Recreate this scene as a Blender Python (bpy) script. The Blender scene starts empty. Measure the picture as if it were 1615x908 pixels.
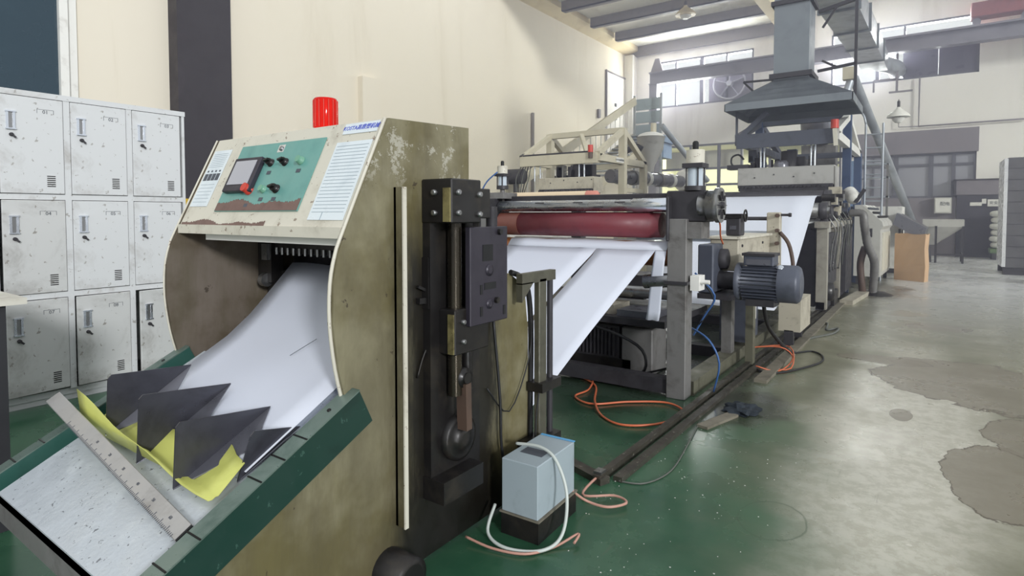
import bpy, bmesh, math, random
from mathutils import Vector, Matrix
random.seed(7)
S = bpy.context.scene
COL = S.collection
R = math.radians

# ---------------- camera ----------------
cd = bpy.data.cameras.new('camera'); cam = bpy.data.objects.new('camera', cd); COL.objects.link(cam)
cam.location = (0, 0, 1.25)
cam.rotation_euler = (R(90 - 2.2), 0, R(35.3))
cd.sensor_width = 36; cd.lens = 930 / 1615 * 36; cd.shift_y = -80.3 / 1615
cd.clip_start = 0.05; cd.clip_end = 200
S.camera = cam
# ---------------- world ----------------
w = bpy.data.worlds.new('sky'); S.world = w; w.use_nodes = True
bg = w.node_tree.nodes['Background']; bg.inputs[0].default_value = (0.93, 0.97, 1.0, 1); bg.inputs[1].default_value = 0.85
# ---------------- lights ----------------
def area(name, loc, rot, sx, sy, power, col=(1, 1, 1)):
    l = bpy.data.lights.new(name, 'AREA'); l.shape = 'RECTANGLE'; l.size = sx; l.size_y = sy; l.energy = power; l.color = col
    o = bpy.data.objects.new(name, l); COL.objects.link(o); o.location = loc; o.rotation_euler = rot; return o
area('daylight_upper_window_left', (-6.93, 22.45, 6.2), (R(90), 0, R(180)), 3.4, 1.7, 900, (0.95, 0.98, 1))
area('daylight_upper_window_right', (-0.85, 22.45, 6.2), (R(90), 0, R(180)), 3.7, 1.7, 1200, (0.95, 0.98, 1))
area('office_lamps', (-6.2, 23.6, 3.7), (0, 0, 0), 5.0, 0.8, 150, (1.0, 0.99, 0.9))
sun = bpy.data.lights.new('sun', 'SUN'); sun.energy = 1.9; sun.angle = R(7); sun.color = (0.96, 0.98, 1)
so = bpy.data.objects.new('sun', sun); COL.objects.link(so); so.rotation_euler = Vector((-1.0, 0.56, -0.315)).to_track_quat('-Z', 'Y').to_euler()
S.view_settings.view_transform = 'Standard'; S.view_settings.look = 'None'
S.view_settings.exposure = 0.12; S.view_settings.gamma = 1.0; S.view_settings.use_curve_mapping = False

# ---------------- materials ----------------
def srgb(r, g, b):
    f = lambda c: (c / 255 / 12.92) if c / 255 <= 0.04045 else ((c / 255 + 0.055) / 1.055) ** 2.4
    return (f(r), f(g), f(b), 1)
class NT:
    def __init__(s, name):
        s.m = bpy.data.materials.new(name); s.m.use_nodes = True; s.t = s.m.node_tree; s.n = s.t.nodes
        s.b = s.n['Principled BSDF']; s.co = s.n.new('ShaderNodeTexCoord').outputs['Object']
    def put(s, sock, v):
        if isinstance(v, bpy.types.NodeSocket): s.t.links.new(v, sock)
        else: sock.default_value = v
    def noise(s, scale, detail=4, rough=0.6, vec=None, dist=0.0):
        n = s.n.new('ShaderNodeTexNoise'); n.inputs['Scale'].default_value = scale; n.inputs['Detail'].default_value = detail
        n.inputs['Roughness'].default_value = rough; n.inputs['Distortion'].default_value = dist
        s.t.links.new(vec or s.co, n.inputs['Vector']); return n.outputs['Fac']
    def map(s, scale=(1, 1, 1), loc=(0, 0, 0), rot=(0, 0, 0), vec=None):
        n = s.n.new('ShaderNodeMapping'); n.inputs['Scale'].default_value = scale; n.inputs['Location'].default_value = loc; n.inputs['Rotation'].default_value = rot
        s.t.links.new(vec or s.co, n.inputs['Vector']); return n.outputs[0]
    def ramp(s, v, a, b, lo=0.0, hi=1.0):
        n = s.n.new('ShaderNodeMapRange'); n.interpolation_type = 'SMOOTHSTEP'; s.put(n.inputs[0], v)
        n.inputs[1].default_value = a; n.inputs[2].default_value = b; n.inputs[3].default_value = lo; n.inputs[4].default_value = hi; return n.outputs[0]
    def mix(s, f, a, b):
        n = s.n.new('ShaderNodeMix'); n.data_type = 'RGBA'; s.put(n.inputs[0], f); s.put(n.inputs[6], a); s.put(n.inputs[7], b); return n.outputs[2]
    def math(s, op, a, b=0.0, clamp=False):
        n = s.n.new('ShaderNodeMath'); n.operation = op; n.use_clamp = clamp; s.put(n.inputs[0], a); s.put(n.inputs[1], b); return n.outputs[0]
    def xyz(s, vec=None):
        n = s.n.new('ShaderNodeSeparateXYZ'); s.t.links.new(vec or s.co, n.inputs[0]); return n.outputs
    def bump(s, h, strength=0.3, dist=0.01):
        n = s.n.new('ShaderNodeBump'); n.inputs['Strength'].default_value = strength; n.inputs['Distance'].default_value = dist
        s.t.links.new(h, n.inputs['Height']); s.t.links.new(n.outputs[0], s.b.inputs['Normal'])
def mat(name, c, rough=0.5, metal=0.0, dirt=None, amt=0.5, scale=4.0, streak=False, bump=0.0, spots=None, c2=None):
    k = NT(name); col = srgb(*c)
    if c2: col = k.mix(k.ramp(k.noise(scale * 0.6, 3), 0.35, 0.65), col, srgb(*c2))
    if dirt:
        v = k.map((1, 1, 0.12)) if streak else None
        n = k.noise(scale, 6, 0.65, v, 0.4)
        col = k.mix(k.ramp(n, 0.62 - amt * 0.35, 0.75, 0, min(1, amt + 0.2)), col, srgb(*dirt))
    if spots: col = k.mix(k.ramp(k.noise(scale * 7, 3, 0.7), 0.64, 0.67, 0, 0.8), col, srgb(*spots))
    k.put(k.b.inputs['Base Color'], col); k.b.inputs['Metallic'].default_value = metal
    k.put(k.b.inputs['Roughness'], k.ramp(k.noise(scale * 2, 4), 0.3, 0.7, max(0.03, rough - 0.1), min(1, rough + 0.1)))
    if bump: k.bump(k.noise(scale * 8, 4), bump, 0.01)
    return k.m
M = {}
M['wall'] = mat('cream_wall_paint', (222, 213, 196), 0.8, dirt=(198, 186, 164), amt=0.25, scale=1.2, streak=True, bump=0.05)
M['wall_far'] = mat('white_wall_paint', (240, 236, 230), 0.8, dirt=(206, 198, 188), amt=0.3, scale=1.6, streak=True, bump=0.05)
M['dark_wall'] = mat('dark_painted_wall', (62, 60, 68), 0.7, dirt=(40, 38, 46), amt=0.5, scale=1.5)
M['lintel'] = mat('grey_lintel', (128, 122, 128), 0.8, dirt=(100, 96, 104), amt=0.4, scale=1.0)
M['blackcol'] = mat('black_purple_panel', (52, 48, 54), 0.6, dirt=(66, 60, 66), amt=0.3, scale=1.5)
M['blueglass'] = mat('dark_teal_glass', (38, 58, 70), 0.25, dirt=(58, 80, 90), amt=0.4, scale=0.8)
M['yellow'] = mat('yellow_paint', (196, 160, 40), 0.6, dirt=(120, 96, 40), amt=0.3)
M['roof'] = mat('white_roof_foil', (232, 230, 218), 0.7, dirt=(196, 190, 172), amt=0.5, scale=1.4, bump=0.3)
M['beam_y'] = mat('yellowed_steel', (222, 206, 168), 0.6, dirt=(186, 162, 122), amt=0.4, scale=1.5)
M['purlin'] = mat('grey_purlin', (118, 112, 108), 0.6, dirt=(90, 84, 80), amt=0.3)
M['crane'] = mat('grey_crane_paint', (136, 134, 146), 0.6, dirt=(100, 98, 112), amt=0.4, scale=1.2)
M['hoist'] = mat('red_hoist_paint', (150, 88, 92), 0.5, dirt=(110, 60, 66), amt=0.4)
M['locker'] = mat('grey_locker_paint', (205, 206, 206), 0.45, dirt=(128, 118, 106), amt=0.32, scale=3.5, spots=(150, 146, 140))
M['locker_d'] = mat('soiled_locker_paint', (196, 196, 194), 0.45, dirt=(96, 86, 76), amt=0.5, scale=3.0, spots=(130, 124, 116))
M['chrome'] = mat('bright_chrome', (215, 220, 228), 0.27, 1.0)
M['steel'] = mat('worn_steel', (150, 150, 150), 0.35, 0.9, dirt=(70, 64, 58), amt=0.4, scale=6)
M['galv'] = mat('galvanised_sheet', (170, 175, 182), 0.45, 0.6, dirt=(110, 114, 120), amt=0.5, scale=2)
M['hood'] = mat('galvanised_hood', (126, 132, 138), 0.5, 0.3, dirt=(98, 102, 110), amt=0.5, scale=2)
M['black'] = mat('black_greasy_metal', (34, 32, 32), 0.4, 0.3, dirt=(60, 54, 46), amt=0.45, scale=8)
M['blackplate'] = mat('violet_black_plate', (52, 48, 58), 0.45, 0.2, dirt=(34, 32, 38), amt=0.4, scale=6)
M['oilrod'] = mat('oily_black_rod', (70, 64, 54), 0.28, 0.7, dirt=(22, 20, 18), amt=0.7, scale=9, streak=True)
M['greybeige'] = mat('grey_beige_frame', (156, 151, 140), 0.5, dirt=(96, 88, 78), amt=0.5, scale=5)
M['diegrey'] = mat('pale_grey_die_steel', (178, 176, 172), 0.4, 0.2, dirt=(126, 122, 116), amt=0.4, scale=4)
M['dframe'] = mat('dark_olive_bracket', (92, 90, 78), 0.45, 0.3, dirt=(50, 48, 42), amt=0.5, scale=6)
M['rubber'] = mat('black_rubber', (24, 24, 26), 0.7)
M['grease'] = mat('greasy_yellow_steel', (150, 140, 96), 0.35, 0.5, dirt=(54, 46, 30), amt=0.6, scale=14)
M['cream'] = mat('worn_cream_enamel', (206, 201, 186), 0.5, dirt=(136, 126, 108), amt=0.4, scale=5, spots=(120, 100, 84))
M['teal'] = mat('teal_control_panel', (104, 156, 148), 0.4, dirt=(84, 132, 126), amt=0.4, scale=6)
M['rust'] = mat('bare_rusty_primer', (116, 92, 84), 0.7, dirt=(90, 72, 64), amt=0.5, scale=12)
M['paper'] = mat('printed_paper', (216, 224, 228), 0.35, dirt=(190, 200, 206), amt=0.4, scale=8)
M['ink'] = mat('faint_grey_ink', (150, 164, 172), 0.6)
M['darkink'] = mat('dark_grey_ink', (76, 80, 88), 0.6)
M['blueink'] = mat('blue_ink', (52, 74, 190), 0.5)
M['screen'] = mat('grey_display', (168, 168, 176), 0.2)
M['redpaint'] = mat('red_button', (196, 62, 48), 0.4)
M['greenbtn'] = mat('green_button', (110, 160, 136), 0.4)
M['green'] = mat('dark_green_enamel', (26, 56, 48), 0.4, dirt=(16, 34, 30), amt=0.4, scale=4, spots=(60, 90, 80))
M['greentop'] = mat('rubbed_green_edge', (116, 132, 124), 0.35, 0.4, dirt=(50, 80, 70), amt=0.5, scale=5)
M['greenin'] = mat('green_enamel_inside', (44, 84, 76), 0.45, dirt=(18, 50, 46), amt=0.4, scale=4)
M['gunmetal'] = mat('gunmetal_plate', (82, 82, 90), 0.35, 0.6, dirt=(56, 55, 60), amt=0.5, scale=5)
M['galvlite'] = mat('flange_metal', (120, 120, 128), 0.35, 0.6, dirt=(90, 90, 96), amt=0.4, scale=5)
M['yfilm'] = mat('yellow_film', (196, 198, 108), 0.4, dirt=(168, 170, 84), amt=0.4, scale=5)
M['tray'] = mat('scuffed_tray_sheet', (196, 202, 208), 0.36, 0.25, dirt=(226, 232, 236), amt=0.35, scale=7, spots=(90, 92, 98), bump=0.15)
M['ruler'] = mat('aluminium_ruler', (176, 174, 172), 0.4, 0.5, dirt=(120, 112, 104), amt=0.4, scale=7)
M['web'] = mat('white_foam_sheet', (226, 230, 240), 0.35)
M['roll_red'] = mat('dark_red_rubber_roller', (112, 46, 54), 0.45, dirt=(82, 38, 48), amt=0.4, scale=6)
M['roll_brown'] = mat('brown_roller_end', (112, 66, 56), 0.45, dirt=(80, 46, 42), amt=0.4, scale=6)
M['copper'] = mat('copper_roller', (156, 100, 62), 0.35, 0.5, dirt=(110, 70, 46), amt=0.4)
M['frame'] = mat('worn_grey_frame', (122, 120, 118), 0.5, 0.2, dirt=(66, 60, 56), amt=0.5, scale=5)
M['gframe'] = mat('greenish_grey_frame', (112, 110, 94), 0.5, 0.3, dirt=(60, 56, 46), amt=0.5, scale=6)
M['dark'] = mat('dark_grey_machine', (58, 56, 60), 0.55, 0.2, dirt=(36, 34, 38), amt=0.5, scale=5)
M['motor'] = mat('blue_grey_motor', (78, 82, 94), 0.45, 0.1, dirt=(50, 52, 60), amt=0.4, scale=5)
M['beige'] = mat('beige_enamel', (182, 175, 158), 0.5, dirt=(116, 106, 92), amt=0.45, scale=5, spots=(96, 84, 74))
M['ivory'] = mat('ivory_frame_paint', (198, 190, 168), 0.55, dirt=(150, 138, 118), amt=0.35, scale=3)
M['white'] = mat('white_enamel', (226, 224, 218), 0.5, dirt=(170, 164, 156), amt=0.3)
M['blue'] = mat('blue_frame_paint', (62, 80, 112), 0.5, dirt=(34, 48, 80), amt=0.4)
M['ltblue'] = mat('pale_blue_paint', (140, 164, 196), 0.5, dirt=(90, 120, 170), amt=0.3)
M['bluegrey'] = mat('pale_blue_grey_box', (158, 170, 176), 0.5, dirt=(112, 122, 126), amt=0.3, scale=6)
M['bluetape'] = mat('bright_blue_edge', (96, 166, 214), 0.5)
M['console'] = mat('pale_grey_console', (190, 188, 182), 0.5, dirt=(140, 132, 122), amt=0.35, scale=3)
M['kraft'] = mat('kraft_paper', (200, 166, 132), 0.8, dirt=(176, 140, 108), amt=0.4, scale=4, bump=0.2)
M['orange'] = mat('orange_air_hose', (200, 104, 68), 0.4)
M['brownhose'] = mat('brown_hose', (84, 66, 56), 0.6, dirt=(60, 50, 44), amt=0.4)
M['cable_w'] = mat('pale_cable', (190, 196, 190), 0.4)
M['cable_p'] = mat('pinkish_cable', (186, 140, 124), 0.4)
M['cable_k'] = mat('black_cable', (30, 30, 32), 0.5)
M['cable_g'] = mat('grey_cable', (92, 94, 88), 0.5)
M['cable_b'] = mat('blue_air_tube', (60, 96, 150), 0.4)
M['rag'] = mat('dark_rag', (34, 42, 50), 0.9, dirt=(20, 24, 30), amt=0.5, scale=20)
M['plankw'] = mat('weathered_board', (120, 114, 100), 0.7, dirt=(70, 64, 54), amt=0.5, scale=6)
M['rail'] = mat('oily_floor_rail', (82, 78, 70), 0.4, 0.4, dirt=(36, 32, 28), amt=0.6, scale=5, spots=(150, 146, 134))
M['sack'] = mat('white_woven_sack', (228, 228, 220), 0.7, dirt=(190, 190, 180), amt=0.3, bump=0.3)
M['wrap'] = mat('stacked_grey_board', (92, 90, 92), 0.5, dirt=(70, 68, 72), amt=0.5, scale=3)
M['wraplite'] = mat('clear_wrap_edge', (222, 222, 224), 0.25, dirt=(170, 170, 176), amt=0.4, scale=6)
M['greenpallet'] = mat('green_pallet', (88, 110, 70), 0.7)
M['officewall'] = mat('office_wall_yellow', (224, 226, 196), 0.8)
M['officeblind'] = mat('office_ceiling', (206, 204, 190), 0.8)
M['mullion'] = mat('grey_mullion', (92, 92, 102), 0.5)
M['fan'] = mat('fan_white', (196, 196, 204), 0.5)
M['fanbox'] = mat('fan_panel', (140, 136, 150), 0.6, dirt=(110, 108, 120), amt=0.4)
M['darkpane'] = mat('boarded_pane', (82, 80, 94), 0.35, dirt=(120, 116, 132), amt=0.4, scale=1.5, streak=True)
M['lampglass'] = mat('lamp_reflector', (226, 224, 216), 0.3)
M['tan'] = mat('beige_cloth_roll', (222, 200, 168), 0.6, dirt=(200, 170, 140), amt=0.2)
M['pink'] = mat('pink_roll_end', (198, 128, 112), 0.6)
M['desk'] = mat('pale_desk_top', (206, 202, 190), 0.5, dirt=(150, 138, 116), amt=0.3)
M['deskd'] = mat('dark_desk_leg', (40, 40, 44), 0.6)

def glass(name, c, rough, alpha=None, trans=1.0):
    k = NT(name); k.b.inputs['Base Color'].default_value = srgb(*c); k.b.inputs['Roughness'].default_value = rough
    k.b.inputs['Transmission Weight'].default_value = trans; k.b.inputs['IOR'].default_value = 1.2; return k.m
M['redglass'] = glass('red_beacon_lens', (240, 40, 30), 0.1, trans=0.45)
k = NT('dim_window_glass'); k.b.inputs['Base Color'].default_value = srgb(168, 168, 178); k.b.inputs['Roughness'].default_value = 0.12
k.b.inputs['Specular IOR Level'].default_value = 0.8; k.b.inputs['Transmission Weight'].default_value = 0.25; M['dimglass'] = k.m
M['tubeglass'] = glass('cylinder_glass', (215, 225, 235), 0.05, trans=0.3)
# translucent white web
k = NT('white_foam_sheet_translucent'); k.b.inputs['Base Color'].default_value = srgb(240, 243, 252); k.b.inputs['Roughness'].default_value = 0.32
k.b.inputs['Subsurface Weight'].default_value = 0.0
tr = k.n.new('ShaderNodeBsdfTranslucent'); tr.inputs[0].default_value = srgb(225, 230, 245); ad = k.n.new('ShaderNodeMixShader'); ad.inputs[0].default_value = 0.3
out = k.n['Material Output']; k.t.links.new(k.b.outputs[0], ad.inputs[1]); k.t.links.new(tr.outputs[0], ad.inputs[2]); k.t.links.new(ad.outputs[0], out.inputs[0]); M['web'] = k.m
# side plates: olive-beige enamel with oil stain around the drive column
def plate_mat(name, base, stain):
    k = NT(name); x, y, z = k.xyz()
    c = k.mix(k.ramp(k.noise(2.2, 5), 0.4, 0.62), srgb(*base), srgb(base[0] - 34, base[1] - 36, base[2] - 42))
    sc = k.noise(3.2, 7, 0.7, k.map((1, 1, 0.22)), 0.5)
    c = k.mix(k.ramp(sc, 0.42, 0.72, 0, 0.7), c, srgb(84, 77, 58))
    c = k.mix(k.ramp(k.noise(11, 4, 0.75), 0.66, 0.69, 0, 0.8), c, srgb(60, 50, 40))
    if stain:
        d = k.math('ABSOLUTE', k.math('SUBTRACT', y, 0.17)); n = k.noise(4, 7, 0.75, k.map((1, 1, 0.3)))
        m = k.ramp(k.math('ADD', d, k.math('MULTIPLY', k.math('SUBTRACT', n, 0.5), 0.35)), 0.20, 0.36, 1, 0)
        m = k.math('MULTIPLY', m, k.ramp(k.math('ADD', z, k.math('MULTIPLY', n, 0.4)), 1.2, 1.5, 1, 0))
        c = k.mix(k.math('MULTIPLY', m, 0.97), c, srgb(20, 17, 13))
        # tape residue / worn patches near the top corner
        c = k.mix(k.math('MULTIPLY', k.ramp(k.noise(7, 6, 0.85), 0.56, 0.58, 0, 0.8), k.ramp(z, 1.3, 1.45)), c, srgb(176, 172, 158))
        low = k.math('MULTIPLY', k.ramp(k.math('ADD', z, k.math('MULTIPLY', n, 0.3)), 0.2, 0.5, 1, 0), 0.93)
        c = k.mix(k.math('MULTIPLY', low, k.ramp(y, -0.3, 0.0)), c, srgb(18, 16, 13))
    k.put(k.b.inputs['Base Color'], c); k.put(k.b.inputs['Roughness'], k.ramp(k.noise(6, 3), 0.3, 0.7, 0.35, 0.6)); k.bump(k.noise(20, 4), 0.1, 0.005)
    return k.m
M['plate'] = plate_mat('olive_beige_plate', (138, 132, 106), True)
M['plate_in'] = plate_mat('brown_dirty_plate', (112, 102, 92), False)
# floor
k = NT('green_epoxy_floor'); x, y, z = k.xyz()
n1 = k.noise(0.9, 6, 0.6); n2 = k.noise(2.2, 6, 0.55); n3 = k.noise(14, 5, 0.7)
wv = k.math('ADD', k.math('MULTIPLY', x, 0.85), k.math('MULTIPLY', y, 0.28)); wv = k.math('ADD', wv, k.math('MULTIPLY', k.math('SUBTRACT', n1, 0.5), 1.3))
wear = k.ramp(wv, -0.25, 1.0)
green = k.mix(k.ramp(n2, 0.35, 0.7), srgb(40, 80, 58), srgb(60, 100, 74))
grey = k.mix(k.ramp(n2, 0.35, 0.66), srgb(136, 134, 114), srgb(112, 111, 90))
c = k.mix(wear, green, grey)
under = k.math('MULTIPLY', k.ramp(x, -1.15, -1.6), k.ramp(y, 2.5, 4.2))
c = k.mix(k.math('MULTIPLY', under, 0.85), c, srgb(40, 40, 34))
def blob(cx, cy, rx, ry, warp=0.5, sc=2.2, edge=0.03):
    v = k.map((1 / rx, 1 / ry, 0), (-cx / rx, -cy / ry, 0)); l = k.n.new('ShaderNodeVectorMath'); l.operation = 'LENGTH'; k.t.links.new(v, l.inputs[0])
    d = k.math('ADD', l.outputs['Value'], k.math('MULTIPLY', k.math('SUBTRACT', k.noise(sc, 5, 0.6), 0.5), warp * 2)); return d
# worn pale patch, with window glare painted into its colour
d = blob(-0.1, 4.2, 0.5, 2.8, 0.45, 1.1); lp = k.math('MULTIPLY', k.ramp(d, 0.45, 1.15, 1, 0), 0.8)
c = k.mix(lp, c, k.mix(k.ramp(n3, 0.4, 0.6), srgb(206, 202, 188), srgb(184, 180, 164)))
# thick residue patches with crisp rims
for (cx, cy, rx, ry, wp) in ((0.28, 5.5, 0.62, 0.75, 0.45), (-0.3, 5.95, 0.35, 0.16, 0.3), (-0.12, 4.37, 0.06, 0.13, 0.3), (0.30, 3.55, 0.22, 0.5, 0.5), (0.55, 4.3, 0.3, 0.35, 0.5), (0.1, 8.0, 0.3, 0.25, 0.4)):
    d = blob(cx, cy, rx, ry, wp, 3.2)
    c = k.mix(k.ramp(d, 0.98, 1.0, 0.8, 0), c, srgb(118, 110, 94))
    rim = k.math('MULTIPLY', k.ramp(d, 0.955, 0.975), k.ramp(d, 0.99, 1.01, 1, 0)); c = k.mix(k.math('MULTIPLY', rim, 0.75), c, srgb(70, 60, 46))
d = blob(-0.95, 3.95, 0.35, 0.5, 0.5, 3); c = k.mix(k.ramp(d, 0.5, 1.0, 0.8, 0), c, srgb(52, 54, 44))
far_glare = k.math('MULTIPLY', k.ramp(y, 6.0, 14.0), k.ramp(x, -0.9, -0.3)); c = k.mix(k.math('MULTIPLY', far_glare, 0.85), c, srgb(218, 219, 220))  # far floor whitened: glare painted into the base colour
d = blob(-0.62, 11.3, 0.5, 1.4, 0.6, 2); c = k.mix(k.ramp(d, 0.6, 1.0, 0.7, 0), c, srgb(70, 62, 52))
d = blob(-0.5, 2.55, 0.13, 0.17, 0.15, 5); rim = k.math('MULTIPLY', k.ramp(d, 0.93, 0.97), k.ramp(d, 0.98, 1.03, 1, 0)); c = k.mix(k.math('MULTIPLY', rim, 0.5), c, srgb(60, 80, 60))
scr = k.noise(5, 6, 0.75, k.map((7, 0.5, 1), (0, 0, 0), (0, 0, R(25)))); c = k.mix(k.ramp(scr, 0.62, 0.72, 0, 0.4), c, srgb(96, 92, 78))
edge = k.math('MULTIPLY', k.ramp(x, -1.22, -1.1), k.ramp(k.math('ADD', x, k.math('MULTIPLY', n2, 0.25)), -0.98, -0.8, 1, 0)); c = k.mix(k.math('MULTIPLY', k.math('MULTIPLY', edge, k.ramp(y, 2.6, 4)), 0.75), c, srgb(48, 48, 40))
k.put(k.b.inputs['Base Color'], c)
k.put(k.b.inputs['Roughness'], k.math('ADD', k.ramp(n2, 0.3, 0.7, 0.18, 0.34), k.math('MULTIPLY', wear, 0.05)))
k.b.inputs['Specular IOR Level'].default_value = 0.6
k.bump(k.math('ADD', n2, k.math('MULTIPLY', n3, 0.3)), 0.05, 0.01); M['floor'] = k.m

# ---------------- geometry builder ----------------
class B:
    def __init__(s): s.bm = bmesh.new()
    def faces(s, vs, fs, smooth=False):
        bv = [s.bm.verts.new(v) for v in vs]
        for f in fs:
            try:
                q = s.bm.faces.new([bv[i] for i in f]); q.smooth = smooth
            except ValueError: pass
        return s
    def box(s, x0, x1, y0, y1, z0, z1):
        vs = [(x, y, z) for x in (x0, x1) for y in (y0, y1) for z in (z0, z1)]
        return s.faces(vs, [(0, 1, 3, 2), (4, 6, 7, 5), (0, 4, 5, 1), (2, 3, 7, 6), (0, 2, 6, 4), (1, 5, 7, 3)])
    def beam(s, p, q, w, h=None, up=(0, 0, 1)):
        p = Vector(p); q = Vector(q); h = h or w; d = (q - p).normalized(); a = d.cross(Vector(up))
        if a.length < 1e-3: a = d.cross(Vector((1, 0, 0)))
        a.normalize(); b = a.cross(d); a *= w / 2; b *= h / 2
        vs = [c + i * a + j * b for c in (p, q) for i, j in ((-1, -1), (1, -1), (1, 1), (-1, 1))]
        return s.faces(vs, [(3, 2, 1, 0), (4, 5, 6, 7), (0, 1, 5, 4), (1, 2, 6, 5), (2, 3, 7, 6), (3, 0, 4, 7)])
    def rev(s, p, d, prof, n=20):
        """profile [(distance along axis, radius)] revolved about the axis d from p"""
        p = Vector(p); d = Vector(d).normalized(); a = d.orthogonal().normalized(); b = d.cross(a)
        rings = []
        for t, r in prof:
            rings.append([s.bm.verts.new(p + d * t + (a * math.cos(2 * math.pi * i / n) + b * math.sin(2 * math.pi * i / n)) * max(r, 1e-4)) for i in range(n)])
        for i in range(len(rings) - 1):
            for j in range(n):
                f = s.bm.faces.new((rings[i][j], rings[i][(j + 1) % n], rings[i + 1][(j + 1) % n], rings[i + 1][j])); f.smooth = True
        # flat caps have their own vertices so that they stay flat
        for rg, fl in ((rings[0], True), (rings[-1], False)):
            vs = [s.bm.verts.new(v.co) for v in rg]; s.bm.faces.new(vs[::-1] if fl else vs)
        return s
    def cyl(s, p, q, r, n=16):
        p = Vector(p); q = Vector(q); return s.rev(p, q - p, [(0, r), ((q - p).length, r)], n)
    def tube(s, pts, r, n=8, smooth=True, sub=4):
        P = [Vector(p) for p in pts]
        if sub > 1 and len(P) > 2:
            Q = []
            for i in range(len(P) - 1):
                p0 = P[max(i - 1, 0)]; p1 = P[i]; p2 = P[i + 1]; p3 = P[min(i + 2, len(P) - 1)]
                for j in range(sub):
                    t = j / sub
                    Q.append(0.5 * ((2 * p1) + (p2 - p0) * t + (2 * p0 - 5 * p1 + 4 * p2 - p3) * t * t + (3 * p1 - p0 - 3 * p2 + p3) * t ** 3))
            Q.append(P[-1]); P = Q
        rings = []; a = None
        for i, p in enumerate(P):
            d = (P[min(i + 1, len(P) - 1)] - P[max(i - 1, 0)]).normalized()
            a = d.orthogonal().normalized() if a is None else (a - d * a.dot(d)).normalized()
            b = d.cross(a)
            rr = r(i / (len(P) - 1)) if callable(r) else r
            rings.append([s.bm.verts.new(p + (a * math.cos(2 * math.pi * j / n) + b * math.sin(2 * math.pi * j / n)) * rr) for j in range(n)])
        for i in range(len(rings) - 1):
            for j in range(n):
                f = s.bm.faces.new((rings[i][j], rings[i][(j + 1) % n], rings[i + 1][(j + 1) % n], rings[i + 1][j])); f.smooth = smooth
        s.bm.faces.new(rings[0][::-1]); s.bm.faces.new(rings[-1]); return s
    def prism(s, pts, axis, a, b):
        """closed 2-D outline extruded along an axis: x -> (y,z), y -> (x,z), z -> (x,y)"""
        def P(u, v, t): return {'x': (t, u, v), 'y': (u, t, v), 'z': (u, v, t)}[axis]
        n = len(pts); vs = [P(u, v, a) for u, v in pts] + [P(u, v, b) for u, v in pts]
        return s.faces(vs, [tuple(range(n)), tuple(range(2 * n - 1, n - 1, -1))] + [(i, i + n, (i + 1) % n + n, (i + 1) % n) for i in range(n)])
    def sheet(s, rows, th=0.002, smooth=True):
        """a grid of points given a real thickness"""
        bm = s.bm; g = [[bm.verts.new(p) for p in r] for r in rows]; fs = []
        for i in range(len(g) - 1):
            for j in range(len(g[0]) - 1):
                f = bm.faces.new((g[i][j], g[i][j + 1], g[i + 1][j + 1], g[i + 1][j])); f.smooth = smooth; fs.append(f)
        bm.normal_update(); bmesh.ops.solidify(bm, geom=fs, thickness=th); return s
    def build(s, name, m, parent=None, label=None, bevel=0.0, loc=None, kind=None, fix=True):
        if fix: bmesh.ops.recalc_face_normals(s.bm, faces=s.bm.faces)
        if bevel: bmesh.ops.bevel(s.bm, geom=[e for e in s.bm.edges if len(e.link_faces) == 2 and e.calc_face_angle(0) > 0.5], offset=bevel, segments=1, affect='EDGES')
        off = Vector(loc) if loc is not None else (world_of(parent) if parent else Vector((0, 0, 0)))
        bmesh.ops.translate(s.bm, verts=s.bm.verts, vec=-off)
        me = bpy.data.meshes.new(name); s.bm.to_mesh(me); s.bm.free(); me.materials.append(M[m] if isinstance(m, str) else m)
        o = bpy.data.objects.new(name, me); COL.objects.link(o)
        if parent: o.parent = parent; o.location = off - world_of(parent)
        else: o.location = off
        if label: o['label'] = label
        if kind: o['kind'] = kind
        return o
def world_of(o):
    v = Vector((0, 0, 0))
    while o: v += o.location; o = o.parent
    return v
def thing(name, label, cat, loc, group=None):
    o = bpy.data.objects.new(name, None); COL.objects.link(o); o.location = loc; o.empty_display_size = 0.1
    o['label'] = label; o['category'] = cat
    if group: o['group'] = group
    return o
def tag(o, label, cat, group=None, kind=None):
    o['label'] = label; o['category'] = cat
    if group: o['group'] = group
    if kind: o['kind'] = kind
    return o
def struct(name, b, m, label=None, cat=None):
    o = b.build(name, m); o['kind'] = 'structure'; o['label'] = label or name.replace('_', ' '); o['category'] = cat or name.split('_')[0]; return o
def single(name, b, m, label, cat, group=None, loc=(0, 0, 0), bevel=0.0, kind=None):
    return tag(b.build(name, m, None, None, bevel, loc), label, cat, group, kind)
def dup(o, parent=None):
    c = o.copy(); COL.objects.link(c)
    if parent: c.parent = parent
    for ch in o.children: dup(ch, c)
    return c
def text(name, s_, size, m, parent, origin, xdir, ydir, ext=0.0006, align='CENTER', shear=0.0):
    cu = bpy.data.curves.new(name, 'FONT'); cu.body = s_; cu.size = size; cu.extrude = ext; cu.align_x = align; cu.align_y = 'CENTER'; cu.shear = shear; cu.resolution_u = 2
    t = bpy.data.objects.new(name, cu); COL.objects.link(t)
    me = bpy.data.meshes.new_from_object(t.evaluated_get(bpy.context.evaluated_depsgraph_get())); bpy.data.objects.remove(t)
    xd = Vector(xdir).normalized(); yd = Vector(ydir).normalized(); zd = xd.cross(yd).normalized()
    mw = Matrix((xd, yd, zd)).transposed().to_4x4(); mw.translation = Vector(origin) - (world_of(parent) if parent else Vector((0, 0, 0)))
    me.transform(mw); me.materials.clear(); me.materials.append(M[m]); me.name = name
    o = bpy.data.objects.new(name, me); COL.objects.link(o)
    if parent: o.parent = parent
    return o

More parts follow.
